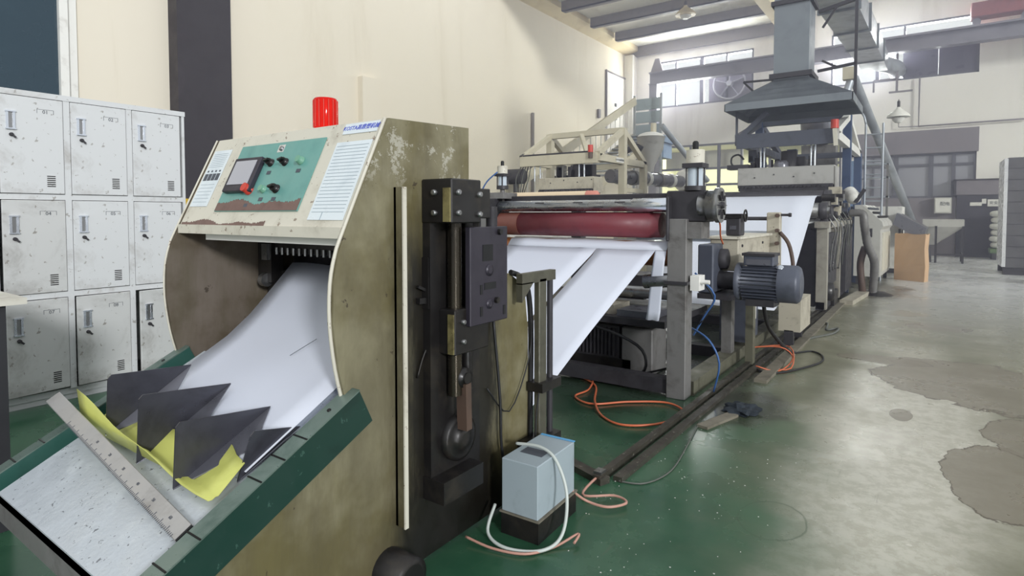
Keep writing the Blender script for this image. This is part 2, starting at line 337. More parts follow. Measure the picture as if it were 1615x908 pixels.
# =====================================================================
# SETTING
# =====================================================================
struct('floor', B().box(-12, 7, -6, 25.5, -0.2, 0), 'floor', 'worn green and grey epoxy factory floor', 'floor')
struct('wall_left', B().box(-10.2, -9.9, -6, 22.5, 0, 7.5), 'wall', 'tall cream painted wall behind the lockers', 'wall')
def holes(x0, x1, z0, z1, hs, y0, y1):
    b = B(); xs = sorted({x0, x1, *[h[0] for h in hs], *[h[1] for h in hs]}); zs = sorted({z0, z1, *[h[2] for h in hs], *[h[3] for h in hs]})
    for i in range(len(xs) - 1):
        for j in range(len(zs) - 1):
            cx = (xs[i] + xs[i + 1]) / 2; cz = (zs[j] + zs[j + 1]) / 2
            if any(h[0] < cx < h[1] and h[2] < cz < h[3] for h in hs): continue
            b.box(xs[i], xs[i + 1], y0, y1, zs[j], zs[j + 1])
    bmesh.ops.remove_doubles(b.bm, verts=b.bm.verts, dist=1e-5)
    bad = [f for f in b.bm.faces if all(len(e.link_faces) > 2 for e in f.edges)]
    return b
struct('wall_back', holes(-9.9, 7, 0, 7.5, [(-8.7, -5.17, 5.33, 7.09), (-2.75, 1.08, 5.4, 7.1), (-8.6, -2.4, 0.6, 3.85), (-2.0, 1.08, 1.75, 3.1)], 22.0, 22.3), 'wall_far', 'white far end wall with high windows', 'wall')
struct('ceiling', B().prism([(-10.2, 7.8), (-3.85, 7.8), (7, 8.7), (7, 8.8), (-3.85, 7.9), (-10.2, 7.9)], 'y', 12.5, 22.3), 'roof', 'white insulated roof lining', 'ceiling')
struct('wall_back_gable', B().prism([(-3.85, 7.5), (7, 7.5), (7, 8.75), (-3.85, 7.85)], 'y', 22.0, 22.3).box(-9.9, -3.85, 22.0, 22.3, 7.5, 7.85), 'wall_far', 'white gable strip above the high windows', 'wall')
struct('trim_1', B().box(-9.9, -3.85, 21.85, 22.0, 7.42, 7.8), 'purlin', 'grey steel edge beam along the far wall top', 'trim')
bt = struct('trim_2', B().prism([(-9.9, 7.48), (-9.45, 7.62), (-9.45, 7.8), (-9.9, 7.8)], 'y', 12.5, 21.9), 'beam_y', 'yellowed roof gutter beam over the left wall', 'trim')
struct('trim_3', B().box(-4.2, -3.85, 12.5, 21.9, 7.3, 7.8), 'beam_y', 'yellowed lengthwise roof beam above the vent duct', 'trim')
struct('wall_left_upper', B().box(-10.2, -9.9, 12.5, 22.3, 7.5, 7.9), 'wall')
for i, y in enumerate((13.9, 15.9, 17.8, 19.7)):
    p = single('roof_purlin', B().box(-9.4, -4.2, y, y + 0.1, 7.5, 7.8).box(-9.4, -4.2, y, y + 0.24, 7.5, 7.52), 'purlin',
           ['grey roof purlin crossing the ceiling nearest the camera', 'grey roof purlin crossing the ceiling, second from the near end', 'grey roof purlin crossing the ceiling, just behind the hanging roof lamp', 'grey roof purlin crossing the ceiling nearest the far wall'][i], 'purlin', 'roof purlins in the left bay', (-7, y, 7.5))
for i, y in enumerate((13.9, 15.9, 17.8, 19.7)):
    single('roof_purlin', B().prism([(-3.85, 7.62), (6.8, 8.5), (6.8, 8.68), (-3.85, 7.8)], 'y', y, y + 0.1), 'purlin', ['right-hand roof bay purlin nearest the camera', 'second purlin of the right-hand roof bay', 'third purlin of the right-hand roof bay', 'right-hand roof bay purlin nearest the far wall'][i], 'purlin', 'roof purlins in the right bay', (0, y, 7.55))
# left wall fittings
struct('window_1', B().box(-9.92, -9.88, 0.2, 3.1, 1.2, 7.4), 'blueglass', 'dark teal glazing above the left lockers', 'window')
struct('trim_4', B().box(-9.92, -9.8, 3.1, 3.2, 0, 7.5).box(-9.92, -9.86, 3.2, 3.32, 0, 7.5), 'white', 'white window frame post left of the cream wall', 'trim')
bc = thing('dark_column', 'tall black steel column against the cream wall, right of the lockers', 'column', (-9.8, 5.0, 0))
B().box(-9.95, -9.62, 4.57, 5.44, 1.5, 7.5).build('column_shaft', 'blackcol', bc)
B().box(-9.95, -9.6, 4.55, 5.46, 0, 1.5).build('yellow_base', 'yellow', bc, 'yellow painted foot of the column')
single('wall_pilaster', B().box(-9.95, -9.75, 8.36, 8.85, 0, 4.15), 'wall', 'short cream pilaster rising behind the red beacon', 'pilaster', loc=(-9.85, 8.6, 0))
single('wall_pipe', B().cyl((-9.82, 14.95, 0), (-9.82, 14.95, 4.3), 0.05, 10), 'purlin', 'thin grey pipe standing against the cream wall behind the roller stand', 'pipe', loc=(-9.82, 14.95, 0))
d = thing('wall_panel_door', 'pale flush door high on the cream wall near the far corner', 'door', (-9.88, 20.8, 3.2))
B().box(-9.92, -9.87, 20.0, 21.6, 3.3, 6.55).build('door_leaf', 'wall_far', d)
B().box(-9.92, -9.84, 19.96, 20.02, 3.2, 6.6).box(-9.92, -9.84, 20.0, 21.6, 6.53, 6.58).build('door_frame', 'lintel', d)
for z in (4.85, 5.35): B().box(-9.9, -9.83, 20.7, 20.82, z, z + 0.12).build('door_fitting', 'dark', d)
single('wall_switch_box', B().box(-9.92, -9.82, 19.3, 19.45, 4.75, 5.05), 'lintel', 'small grey switch box beside the high door on the cream wall', 'switch', loc=(-9.87, 19.35, 4.8))
single('corner_column', B().box(-9.9, -9.55, 21.6, 22.0, 0, 7.45), 'wall_far', 'white corner column where the cream wall meets the far wall', 'column', loc=(-9.7, 21.8, 0))
# high windows
def window(name, x0, x1, z0, z1, xs, zs, label, m='mullion'):
    r = struct(name, B().box(x0, x1, 22.02, 22.2, z0, z0 + 0.06).box(x0, x1, 22.02, 22.2, z1 - 0.06, z1).box(x0, x0 + 0.06, 22.02, 22.2, z0, z1).box(x1 - 0.06, x1, 22.02, 22.2, z0, z1), m, label, 'window')
    for x, wd in xs: B().box(x - wd / 2, x + wd / 2, 22.04, 22.16, z0 + 0.06, z1 - 0.06).build('mullion', m, r)
    for z in zs: B().box(x0 + 0.06, x1 - 0.06, 22.05, 22.15, z - 0.04, z + 0.04).build('transom', m, r)
    return r
W1 = window('window_2', -8.7, -5.17, 5.33, 7.09, [(-7.98, 0.06), (-7.0, 0.14), (-6.1, 0.06)], [6.55], 'high window on the left of the far wall with exhaust fan')
W2 = window('window_3', -2.75, 1.08, 5.4, 7.1, [(-2.05, 0.12), (-1.45, 0.1), (-0.75, 0.06)], [6.75], 'high window on the right of the far wall')
for i, (x0, x1) in enumerate(((-0.72, 0.1), (0.12, 1.02))): B().box(x0, x1, 22.06, 22.12, 5.46, 6.72).build('boarded_pane', 'darkpane', W2, 'dark boarded pane')
f = thing('exhaust_fan', 'large round white exhaust fan set in the left high window', 'fan', (-6.0, 22.0, 5.5))
B().box(-6.75, -5.23, 22.1, 22.2, 5.4, 6.5).build('fan_panel', 'fanbox', f)
B().tube([(-5.98 + 0.55 * math.cos(a * math.pi / 12), 21.95, 5.95 + 0.55 * math.sin(a * math.pi / 12)) for a in range(25)], 0.035, 6, sub=1).build('fan_ring', 'fan', f)
B().cyl((-5.98, 21.88, 5.95), (-5.98, 22.1, 5.95), 0.1).build('fan_hub', 'fan', f)
for a in range(5):
    t = a * 1.2566 + 0.3; B().beam((-5.98, 21.97, 5.95), (-5.98 + 0.5 * math.cos(t), 21.99, 5.95 + 0.5 * math.sin(t)), 0.02, 0.13, (0, 1, 0)).build('fan_blade', 'fan', f)
# office glazing, left
W3 = window('window_4', -8.6, -2.4, 0.6, 3.85, [(-7.4, 0.06), (-6.35, 0.1), (-5.55, 0.06), (-4.6, 0.08), (-3.5, 0.08)], [1.7, 2.35, 2.95], 'gridded office window glowing pale yellow behind the machines')
struct('wall_office', B().box(-9.0, -2.1, 24.9, 25.0, 0, 4).box(-9.1, -9.0, 22.3, 25, 0, 4).box(-2.2, -2.1, 22.3, 25, 0, 4), 'officewall', 'pale yellow office wall seen through the glazing', 'wall')
struct('ceiling_office', B().box(-9.1, -2.1, 22.3, 25, 3.9, 4.0), 'officeblind', 'office ceiling beyond the glazing', 'ceiling')
single('office_blind', B().box(-8.5, -5.6, 22.5, 22.55, 3.0, 3.65), 'officeblind', 'pale roller blind behind the office window', 'blind', loc=(-7, 22.5, 3.0))
# dark windows right, glazed with dim glass
W4 = window('window_5', -2.0, 1.08, 1.75, 3.1, [(-1.5, 0.06), (-0.9, 0.14), (0.0, 0.12), (0.55, 0.1)], [2.75], 'row of dim grey panes on the right of the far wall', 'mullion')
for x0, x1 in ((-1.94, -1.53), (-1.47, -0.97), (-0.83, -0.06), (0.06, 0.5), (0.6, 1.02)): B().box(x0, x1, 22.09, 22.11, 1.81, 3.04).build('glass_pane', 'dimglass', W4)
struct('wall_room_behind', B().box(-2.1, 1.3, 23.8, 23.9, 0, 3.9).box(1.2, 1.3, 22.3, 23.9, 0, 3.9), 'lintel', 'grey wall of the room behind the dim panes', 'wall')
struct('trim_5', B().box(-2.1, 1.12, 21.9, 22.0, 3.1, 3.8), 'lintel', 'grey lintel panel over the dim panes', 'trim')
struct('trim_6', B().box(-2.2, 0.62, 21.93, 22.0, 0, 1.75), 'lintel', 'grey dado below the dim panes', 'trim')
pb = thing('dark_shutter_door', 'dark shutter door with two white notices at the right of the far wall', 'door', (1.3, 21.85, 0))
B().box(0.64, 2.6, 21.82, 21.92, 0, 1.82).build('shutter_panel', 'dark_wall', pb)
B().box(0.6, 2.6, 21.78, 21.98, 1.82, 2.25).build('shutter_housing', 'lintel', pb, 'brownish grey header box')
B().box(0.56, 0.62, 21.76, 21.98, 1.8, 2.28).box(0.56, 2.6, 21.76, 21.98, 2.24, 2.28).build('housing_rim', 'dark', pb)
n1_ = B().box(0.95, 1.22, 21.79, 21.82, 1.5, 1.6).build('notice', 'white', pb, 'narrow white notice strip')
n2_ = B().box(1.35, 1.62, 21.79, 21.82, 1.48, 1.68).build('notice', 'white', pb, 'white notice with dark lettering')
text('notice_text', '安全', 0.1, 'darkink', n2_, (1.485, 21.785, 1.58), (1, 0, 0), (0, 0, 1))
B().box(1.22, 1.32, 21.79, 21.82, 1.56, 1.7).build('notice', 'white', pb, 'small white notice square')
db = thing('distribution_box', 'pale grey electrical box with dark lettering on the far wall', 'electrical box', (0.3, 21.8, 1.3))
B().box(0.1, 0.52, 21.72, 21.95, 1.28, 1.75).build('box_body', 'console', db)
B().box(0.13, 0.49, 21.7, 21.72, 1.31, 1.72).build('box_door', 'white', db)
text('box_text', '配电', 0.12, 'darkink', db, (0.36, 21.69, 1.56), (1, 0, 0), (0, 0, 1))
single('wall_conduit', B().tube([(-0.34, 21.9, 5.4), (-0.34, 21.9, 3.93), (2.2, 21.9, 3.93)], 0.025, 6, sub=1).tube([(-0.85, 21.9, 4.3), (-0.85, 21.9, 3.95), (-0.34, 21.9, 3.93)], 0.015, 6, sub=1), 'lintel', 'thin conduit running along the far wall above the dim panes', 'conduit', loc=(0, 21.9, 3.9))

# =====================================================================
# OVERHEAD: crane, lamps, ducts
# =====================================================================
cr = thing('crane_runway', 'long grey overhead crane girder crossing the hall before the high windows', 'crane', (-8.6, 21.3, 0))
B().box(-8.7, 6.9, 21.25, 21.35, 6.13, 6.5).box(-8.7, 6.9, 21.12, 21.45, 6.09, 6.13).box(-8.7, 6.9, 21.12, 21.45, 6.5, 6.55).build('girder', 'crane', cr)
B().box(-8.68, -8.38, 21.15, 21.45, 0, 6.09).build('girder_post', 'crane', cr, 'grey post carrying the left end of the girder')
B().prism([(-8.68, 6.55), (-8.2, 6.55), (-8.35, 7.05), (-8.5, 7.05)], 'y', 21.25, 21.35).build('end_bracket', 'lintel', cr)
h = thing('crane_hoist', 'red hoist trolley riding the right end of the crane girder', 'hoist', (1.8, 21.3, 6.55))
B().box(0.82, 3.2, 21.05, 21.55, 6.75, 7.15).build('hoist_body', 'hoist', h, bevel=0.02)
B().box(1.2, 1.5, 21.15, 21.4, 7.15, 7.3).build('hoist_motor', 'hoist', h)
for x in (0.95, 2.0, 3.0): B().cyl((x, 21.2, 6.65), (x, 21.4, 6.65), 0.1, 14).build('trolley_wheel', 'crane', h)
def lampshade(name, p, hgt, label, r, m='lampglass', cord=2.0):
    t = thing(name, label, 'lamp', p); x, y, z = p
    B().rev((x, y, z), (0, 0, 1), [(0, r), (hgt * 0.25, r * 0.93), (hgt * 0.6, r * 0.62), (hgt, r * 0.2), (hgt * 1.15, r * 0.18)], 24).build('lamp_shade', m, t)
    B().rev((x, y, z - 0.01), (0, 0, -1), [(0, r * 0.55), (0.05, r * 0.5), (0.1, r * 0.25)], 16).build('bulb', 'white', t)
    B().cyl((x, y, z + hgt * 1.15), (x, y, z + hgt * 1.15 + 0.12), r * 0.13, 8).build('socket', 'dark', t)
    B().cyl((x, y, z + hgt * 1.15 + 0.1), (x, y, z + cord), 0.008, 6).build('lamp_cord', 'cable_k', t); return t
lampshade('pendant_lamp', (-6.1, 17.6, 7.2), 0.25, 'brown metal pendant lamp hanging under the ceiling purlins', 0.3, 'beam_y', 0.6)
lampshade('wall_lamp', (-0.55, 14, 3.17), 0.17, 'white dish pendant lamp hanging in front of the far wall, right of the auger tube', 0.2, 'lampglass', 0.35)
vd = thing('ventilation_duct', 'grey sheet metal air duct running down the hall to the far window', 'duct', (-1.7, 11, 6))
P0 = Vector((-1.42, 10.0, 5.03)); P1 = Vector((-1.42, 20.9, 5.78))
for i in range(5):
    a = P0.lerp(P1, i / 5); c_ = P0.lerp(P1, (i + 1) / 5 - 0.004); B().beam(a, c_, 0.62, 0.5).build('duct_section', 'galv', vd)
    B().beam(a, a + (P1 - P0).normalized() * 0.05, 0.70, 0.57).build('duct_flange', 'hood', vd)
B().beam((-1.5, 21.4, 5.35), (-0.9, 21.4, 5.35), 0.05).beam((-1.5, 21.4, 5.35), (-1.5, 21.4, 5.0), 0.05).beam((-0.9, 21.4, 6.2), (-0.9, 21.4, 4.95), 0.06).beam((-1.1, 21.4, 4.95), (-0.5, 21.4, 4.95), 0.05).build('duct_bracket', 'lintel', vd)
du = thing('window_duct_elbow', 'pale curved duct elbow passing out through the right high window', 'duct', (-1.1, 22, 5.5))
B().tube([(-1.35, 20.92, 5.78), (-1.1, 21.3, 5.75), (-0.95, 21.7, 5.72), (-0.92, 22.3, 5.7)], lambda t: 0.24, 12).build('elbow', 'galv', du)

# extraction hood with stack
hd = thing('extraction_hood', 'big grey pyramid extraction hood with a square stack above the right machine', 'hood', (-1.7, 9.7, 2.8))
hx0, hx1, hy0, hy1 = -2.52, -0.86, 9.0, 10.4
cxa, cxb, cya, cyb = -1.93, -1.46, 9.4, 9.9
V = [(hx0, hy0, 2.87), (hx1, hy0, 2.87), (hx1, hy1, 2.87), (hx0, hy1, 2.87), (cxa, cya, 3.22), (cxb, cya, 3.22), (cxb, cyb, 3.22), (cxa, cyb, 3.22)]
b = B(); b.faces(V, [(0, 1, 5, 4), (1, 2, 6, 5), (2, 3, 7, 6), (3, 0, 4, 7)]); bmesh.ops.solidify(b.bm, geom=b.bm.faces[:], thickness=0.01); b.build('hood_canopy', 'hood', hd)
B().box(hx0, hx1, hy0, hy0 + 0.012, 2.77, 2.875).box(hx0, hx1, hy1 - 0.012, hy1, 2.77, 2.875).box(hx0, hx0 + 0.012, hy0, hy1, 2.77, 2.875).box(hx1 - 0.012, hx1, hy0, hy1, 2.77, 2.875).build('hood_rim', 'hood', hd)
B().box(cxa, cxb, cya, cyb, 3.22, 7.0).build('stack', 'hood', hd)
B().box(cxa - 0.05, cxb + 0.05, cya - 0.05, cyb + 0.05, 3.24, 3.31).build('stack_collar', 'dark', hd)
B().box(cxa - 0.04, cxb + 0.04, cya - 0.04, cyb + 0.04, 4.3, 4.36).build('stack_collar', 'dark', hd)
hsf = thing('hood_support_frame', 'thin dark angle frame bracing the hood stack', 'bracket', (-1.2, 10.2, 3.0))
B().beam((-1.46, 10.2, 4.35), (-0.95, 10.2, 4.45), 0.05).beam((-0.95, 10.2, 4.6), (-0.95, 10.2, 3.0), 0.04).beam((-1.46, 10.2, 3.45), (-0.95, 10.2, 3.5), 0.04).beam((-1.4, 10.2, 4.1), (-1.2, 10.2, 4.4), 0.03).beam((-1.4, 10.2, 3.6), (-1.2, 10.2, 3.48), 0.03).build('frame_angle', 'dark', hsf)
B().beam((-2.55, 10.2, 3.42), (-1.93, 10.2, 3.4), 0.03).beam((-2.55, 10.2, 3.42), (-2.25, 10.2, 3.1), 0.03).build('frame_angle', 'dark', hsf)

# =====================================================================
# LOCKERS
# =====================================================================
lk = thing('locker_cabinet', 'grey nine-door steel locker cabinet with chrome handles', 'lockers', (-4.95, 1.7, 0))
LX = -4.7; ys = [1.135, 1.51, 1.885, 2.255]; zr = [(0.09, 0.70), (0.735, 1.345), (1.38, 2.0)]
b = B().box(-5.2, LX - 0.02, 1.12, 2.27, 0.04, 0.08).box(-5.2, -5.18, 1.12, 2.27, 0.05, 2.03).box(-5.2, LX, 1.12, 1.14, 0.05, 2.03).box(-5.2, LX, 2.25, 2.27, 0.05, 2.03)
for y in ys[1:3]: b.box(-5.19, LX, y - 0.018, y + 0.018, 0.08, 2.0)
for z in (0.70, 1.345):
    for c_ in range(3): b.box(-5.18, LX, ys[c_] + (0.005 if c_ == 0 else 0.018), ys[c_ + 1] - (0.005 if c_ == 2 else 0.018), z, z + 0.035)
b.box(-5.2, LX + 0.004, 1.12, 2.275, 2.0, 2.035).box(-5.15, LX - 0.03, 1.14, 2.25, 0, 0.05).build('carcass', 'locker', lk)
num = 0
for r_ in (2, 1, 0):
    z0, z1 = zr[r_]
    for c_ in range(3):
        num += 1
        y0 = ys[c_] + 0.021; y1 = ys[c_ + 1] - 0.021
        soil = r_ == 0 or (r_ == 1 and c_ == 0)
        b = B().box(LX - 0.012, LX + 0.006, y0, y1, z0 + 0.004, z1 - 0.004)
        dr = b.build('door', 'locker_d' if soil else 'locker', lk, ('ajar soiled door' if r_ == 0 else None), loc=(LX, y1, z0), bevel=0.003)
        hy = y0 + 0.035; hz = z1 - 0.21
        hb = B().box(LX + 0.006, LX + 0.014, hy, hy + 0.012, hz, hz + 0.10).box(LX + 0.006, LX + 0.014, hy + 0.034, hy + 0.046, hz, hz + 0.10).box(LX + 0.006, LX + 0.02, hy - 0.003, hy + 0.049, hz + 0.1, hz + 0.108).box(LX + 0.006, LX + 0.02, hy - 0.003, hy + 0.049, hz - 0.008, hz)
        hb.build('handle', 'chrome', dr)
        B().box(LX + 0.006, LX + 0.009, hy + 0.012, hy + 0.034, hz, hz + 0.10).build('handle_recess', 'steel', dr)
        B().rev((LX + 0.006, hy + 0.025, hz - 0.04), (1, 0, 0), [(0, 0.012), (0.014, 0.011), (0.018, 0.008)], 12).beam((LX + 0.018, hy + 0.025, hz - 0.04), (LX + 0.022, hy + 0.045, hz - 0.06), 0.004, 0.012).build('lock', 'dark', dr)
        for i in range(6):
            B().box(LX + 0.0055, LX + 0.0075, y1 - 0.095, y1 - 0.05, z0 + 0.05 + i * 0.013, z0 + 0.056 + i * 0.013).build('vent_slot', 'black', dr)
        B().box(LX + 0.006, LX + 0.0068, y1 - 0.14, y1 - 0.05, z1 - 0.075, z1 - 0.073).box(LX + 0.006, LX + 0.0068, y1 - 0.14, y1 - 0.138, z1 - 0.1, z1 - 0.073).box(LX + 0.006, LX + 0.0068, y1 - 0.052, y1 - 0.05, z1 - 0.1, z1 - 0.073).build('number_plate', 'darkink', dr)
        text('door_number', '%02d' % num, 0.032, 'darkink', dr, (LX + 0.0072, y1 - 0.095, z1 - 0.09), (0, 1, 0), (0, 0, 1), 0.0003)
        ang = {0: (5, 4, 9)[c_], 1: (1.5, 0, 0)[c_], 2: 0}[r_]
        dr.rotation_euler.z = R(ang)
        if r_ == 0:
            B().box(LX - 0.4, LX - 0.03, ys[c_] + 0.02, ys[c_ + 1] - 0.02, z0 + 0.002, z0 + 0.006).build('shelf', 'black', lk)
single('desk', B().box(-3.9, -2.92, -0.6, 0.79, 0.895, 0.92), 'desk', 'pale desk top corner at the left edge in front of the lockers', 'desk', loc=(-3.4, 0, 0.9)).name = 'desk_top'
dk = bpy.data.objects['desk_top']
B().box(-2.98, -2.95, -0.55, 0.73, 0, 0.895).build('desk_side', 'deskd', dk)  # side panel added to cast shade on the lockers
B().box(-3.88, -2.98, 0.70, 0.73, 0, 0.895).build('desk_side', 'deskd', dk)
B().box(-3.88, -3.85, -0.5, 0.70, 0.1, 0.895).build('desk_back', 'deskd', dk)

# =====================================================================
# CUTTING MACHINE (foreground)
# =====================================================================
cu = thing('sheet_cutting_machine', 'tall worn cutting machine with teal control panel and red beacon', 'machine', (-1.95, 1.5, 0))
out1 = [(0.55, 0.02), (0.60, 0.36), (1.17, 0.66), (1.14, 0.78), (1.122, 0.92), (1.125, 1.04), (1.145, 1.13), (1.18, 1.21), (1.35, 1.565), (1.76, 1.58), (1.76, 1.28), (1.80, 1.02), (2.03, 1.0), (2.10, 0.96), (2.15, 0.88), (2.17, 0.74), (2.18, 0.02)]
B().prism(out1, 'x', -1.475, -1.45).build('side_plate', 'plate', cu, 'oil-stained right side plate')
out2 = [(0.98, 0.02), (0.98, 0.50)] + out1[2:]
B().prism(out2, 'x', -2.515, -2.49).build('side_plate', 'plate_in', cu, 'dirty brown left side plate')
rim = [(0, y, z) for y, z in out1[2:9]]
B().tube([(-1.4625, y - 0.004, z) for _, y, z in rim], 0.006, 6, sub=3).build('plate_rim', 'cream', cu, 'chipped cream edge of the right plate')
B().tube([(-2.5025, y - 0.004, z) for _, y, z in rim], 0.004, 6, sub=3).build('plate_rim', 'cream', cu, 'chipped cream edge of the left plate')
# panel frame helpers: u across X, s up the slope
sn = Vector((0, -0.355, 0.17)).normalized()  # outward normal of the sloped face
def PS(x, s_, o=0.0): return Vector((x, 1.18 + 0.17 * s_, 1.21 + 0.355 * s_)) + sn * o
def plate_on(name, x0, x1, s0, s1, m, parent, o0=0.0, th=0.004, label=None, skew=0.0, bevel=0):
    vs = [PS(x0, s0, o0), PS(x1, s0, o0), PS(x1, s1, o0), PS(x0, s1, o0)]; vs += [v + sn * th for v in vs]
    b = B().faces(vs, [(3, 2, 1, 0), (4, 5, 6, 7), (0, 1, 5, 4), (1, 2, 6, 5), (2, 3, 7, 6), (3, 0, 4, 7)]); return b.build(name, m, parent, label, bevel)
B().prism([(1.18, 1.21), (1.35, 1.565), (1.76, 1.58), (1.76, 1.555), (1.365, 1.54), (1.2, 1.2)], 'x', -2.49, -1.475).build('console_cover', 'cream', cu, 'chipped cream console cover')
pn = plate_on('control_panel', -2.265, -1.735, 0.14, 0.87, 'teal', cu, 0.001, 0.004, 'teal control panel')
# worn primer band with ragged edges
def ragged(name, x0, x1, s0, s1, m, parent, o, amp, n=110, both=False):
    rnd = random.Random(name + str(x0)); b = B(); top = []; bot = []
    for i in range(n + 1):
        x = x0 + (x1 - x0) * i / n; top.append(PS(x, s1 + amp * (1.1 * math.sin(i * 0.11 + x1) * math.sin(i * 0.037) + rnd.uniform(-0.35, 0.35)), o)); bot.append(PS(x, s0 + (rnd.uniform(-amp, amp) if both else 0), o))
    for i in range(n):
        b.faces([bot[i], bot[i + 1], top[i + 1], top[i]], [(0, 1, 2, 3)])
    bmesh.ops.remove_doubles(b.bm, verts=b.bm.verts, dist=1e-6); bmesh.ops.solidify(b.bm, geom=b.bm.faces[:], thickness=-0.0012); return b.build(name, m, parent)
ragged('worn_patch', -2.262, -1.738, 0.145, 0.235, 'rust', pn, 0.0052, 0.03)
ragged('chipped_edge', -2.48, -1.9, -0.01, 0.03, 'rust', cu, 0.001, 0.025)
sc = plate_on('display', -2.235, -2.055, 0.33, 0.70, 'blackplate', pn, 0.005, 0.02, 'small grey display with black bezel', bevel=0.003)
plate_on('display_glass', -2.215, -2.075, 0.40, 0.66, 'screen', sc, 0.0255, 0.002)
def knob(x, s_, r, hgt, m, name='selector_knob', lab=None, bar=True):
    kb = B().rev(PS(x, s_, 0.005), sn, [(0, r * 1.15), (hgt * 0.25, r * 1.15), (hgt * 0.27, r), (hgt, r * 0.95)], 16).build(name, m, pn, lab)
    if bar:
        c0 = PS(x, s_, 0.005) + sn * hgt; B().beam(c0, c0 + sn * 0.012, r * 0.5, r * 1.8, (1, 0, 0.3)).build('grip', m, kb)
knob(-2.01, 0.645, 0.014, 0.018, 'black'); knob(-1.92, 0.64, 0.014, 0.018, 'black'); knob(-1.905, 0.36, 0.015, 0.02, 'black')
knob(-1.825, 0.64, 0.014, 0.02, 'greenbtn', 'push_button', 'pale green push button', False)
knob(-1.985, 0.36, 0.013, 0.018, 'greenbtn', 'push_button', 'pale green push button', False)
knob(-2.075, 0.36, 0.018, 0.03, 'redpaint', 'emergency_stop', 'faded red mushroom emergency stop', False)
kk = B().rev(PS(-1.985, 0.8, 0.005), sn, [(0, 0.01), (0.004, 0.01), (0.006, 0.006)], 12).build('key_switch', 'steel', pn)
plate_on('key_plate', -2.005, -1.965, 0.76, 0.84, 'chrome', kk, 0.004, 0.0015)
for (x, s_) in ((-2.06, 0.2), (-1.98, 0.26), (-1.9, 0.26), (-1.82, 0.54), (-2.0, 0.54)): plate_on('label_tag', x - 0.012, x + 0.012, s_ - 0.018, s_ + 0.018, 'darkink', pn, 0.0055, 0.001)
# printed sheets under clear tape
p1 = plate_on('instruction_sheet', -1.665, -1.485, 0.06, 0.8, 'paper', cu, 0.001, 0.0015, 'printed sheet taped right of the panel')
for i in range(20): plate_on('ruled_line', -1.655, -1.495, 0.13 + i * 0.033, 0.134 + i * 0.033, 'ink', p1, 0.0026, 0.0006)
plate_on('table_rule', -1.6, -1.597, 0.06, 0.13, 'ink', p1, 0.0026, 0.0006)
p2 = plate_on('instruction_sheet', -2.478, -2.345, 0.2, 0.86, 'paper', cu, 0.001, 0.0015, 'printed sheet taped left of the panel')
for i in range(4): plate_on('printed_block', -2.468 + i * 0.03, -2.443 + i * 0.03, 0.5, 0.58, 'darkink', p2, 0.0026, 0.0006); plate_on('printed_block', -2.462 + i * 0.03, -2.45 + i * 0.03, 0.6, 0.62, 'darkink', p2, 0.0026, 0.0006)
for i in range(8): plate_on('ruled_line', -2.468, -2.36, 0.66 + i * 0.022, 0.663 + i * 0.022, 'ink', p2, 0.0026, 0.0006)
for i in range(6): plate_on('ruled_line', -2.468, -2.36, 0.25 + i * 0.04, 0.253 + i * 0.04, 'ink', p2, 0.0026, 0.0006)
lb = plate_on('name_label', -1.655, -1.483, 0.88, 0.985, 'paper', cu, 0.001, 0.0015, 'white label with blue lettering')
text('lettering', 'KOSTA高鼎塑机械', 0.022, 'blueink', lb, PS(-1.569, 0.935, 0.003), (1, 0, 0), (0, 0.17, 0.355), 0.0004, shear=0.25)
# beacon
bn = B().rev((-2.3, 1.75, 1.575), (0, 0, 1), [(0, 0.062), (0.03, 0.062), (0.045, 0.055), (0.07, 0.053)], 24).build('warning_beacon', 'white', cu, 'red warning beacon on a white base')
B().rev((-2.3, 1.75, 1.645), (0, 0, 1), [(0, 0.052), (0.01, 0.055), (0.13, 0.055), (0.14, 0.05), (0.145, 0.02)], 24).build('red_lens', 'redglass', bn, 'red ribbed lens')
b = B()
for i in range(16):
    a = i * math.pi / 8; b.cyl((-2.3 + 0.0555 * math.cos(a), 1.75 + 0.0555 * math.sin(a), 1.652), (-2.3 + 0.0555 * math.cos(a), 1.75 + 0.0555 * math.sin(a), 1.775), 0.002, 5)
b.build('lens_rib', 'redpaint', bn)
# throat below the panel
B().box(-2.49, -1.475, 1.17, 1.2, 1.175, 1.21).build('lip_strip', 'cream', cu)
B().box(-2.35, -1.475, 1.21, 1.26, 1.15, 1.175).build('guide_bar', 'white', cu, 'pale guide bar under the console')
B().box(-2.49, -1.475, 1.70, 1.72, 0.3, 1.55).build('inner_panel', 'dark', cu)
B().box(-2.40, -1.475, 1.52, 1.62, 1.08, 1.17).build('blade_beam', 'black', cu, bevel=0.005)
for i in range(22):
    B().cyl((-2.38 + i * 0.041, 1.515, 1.075), (-2.38 + i * 0.041, 1.515, 1.105), 0.007, 8).build('blade_bolt', 'steel', cu)
B().box(-2.47, -1.48, 1.55, 1.68, 0.88, 1.0).build('lower_knife_bed', 'black', cu)
B().box(-2.46, -2.36, 1.5, 1.56, 0.95, 1.16).build('blade_guide', 'black', cu)
B().box(-2.41, -2.37, 1.485, 1.5, 1.05, 1.12).build('guide_block', 'steel', cu)
B().rev((-2.42, 1.5, 0.96), (1, 0, 0), [(0, 0.03), (0.03, 0.03)], 14).build('adjuster_wheel', 'steel', cu)
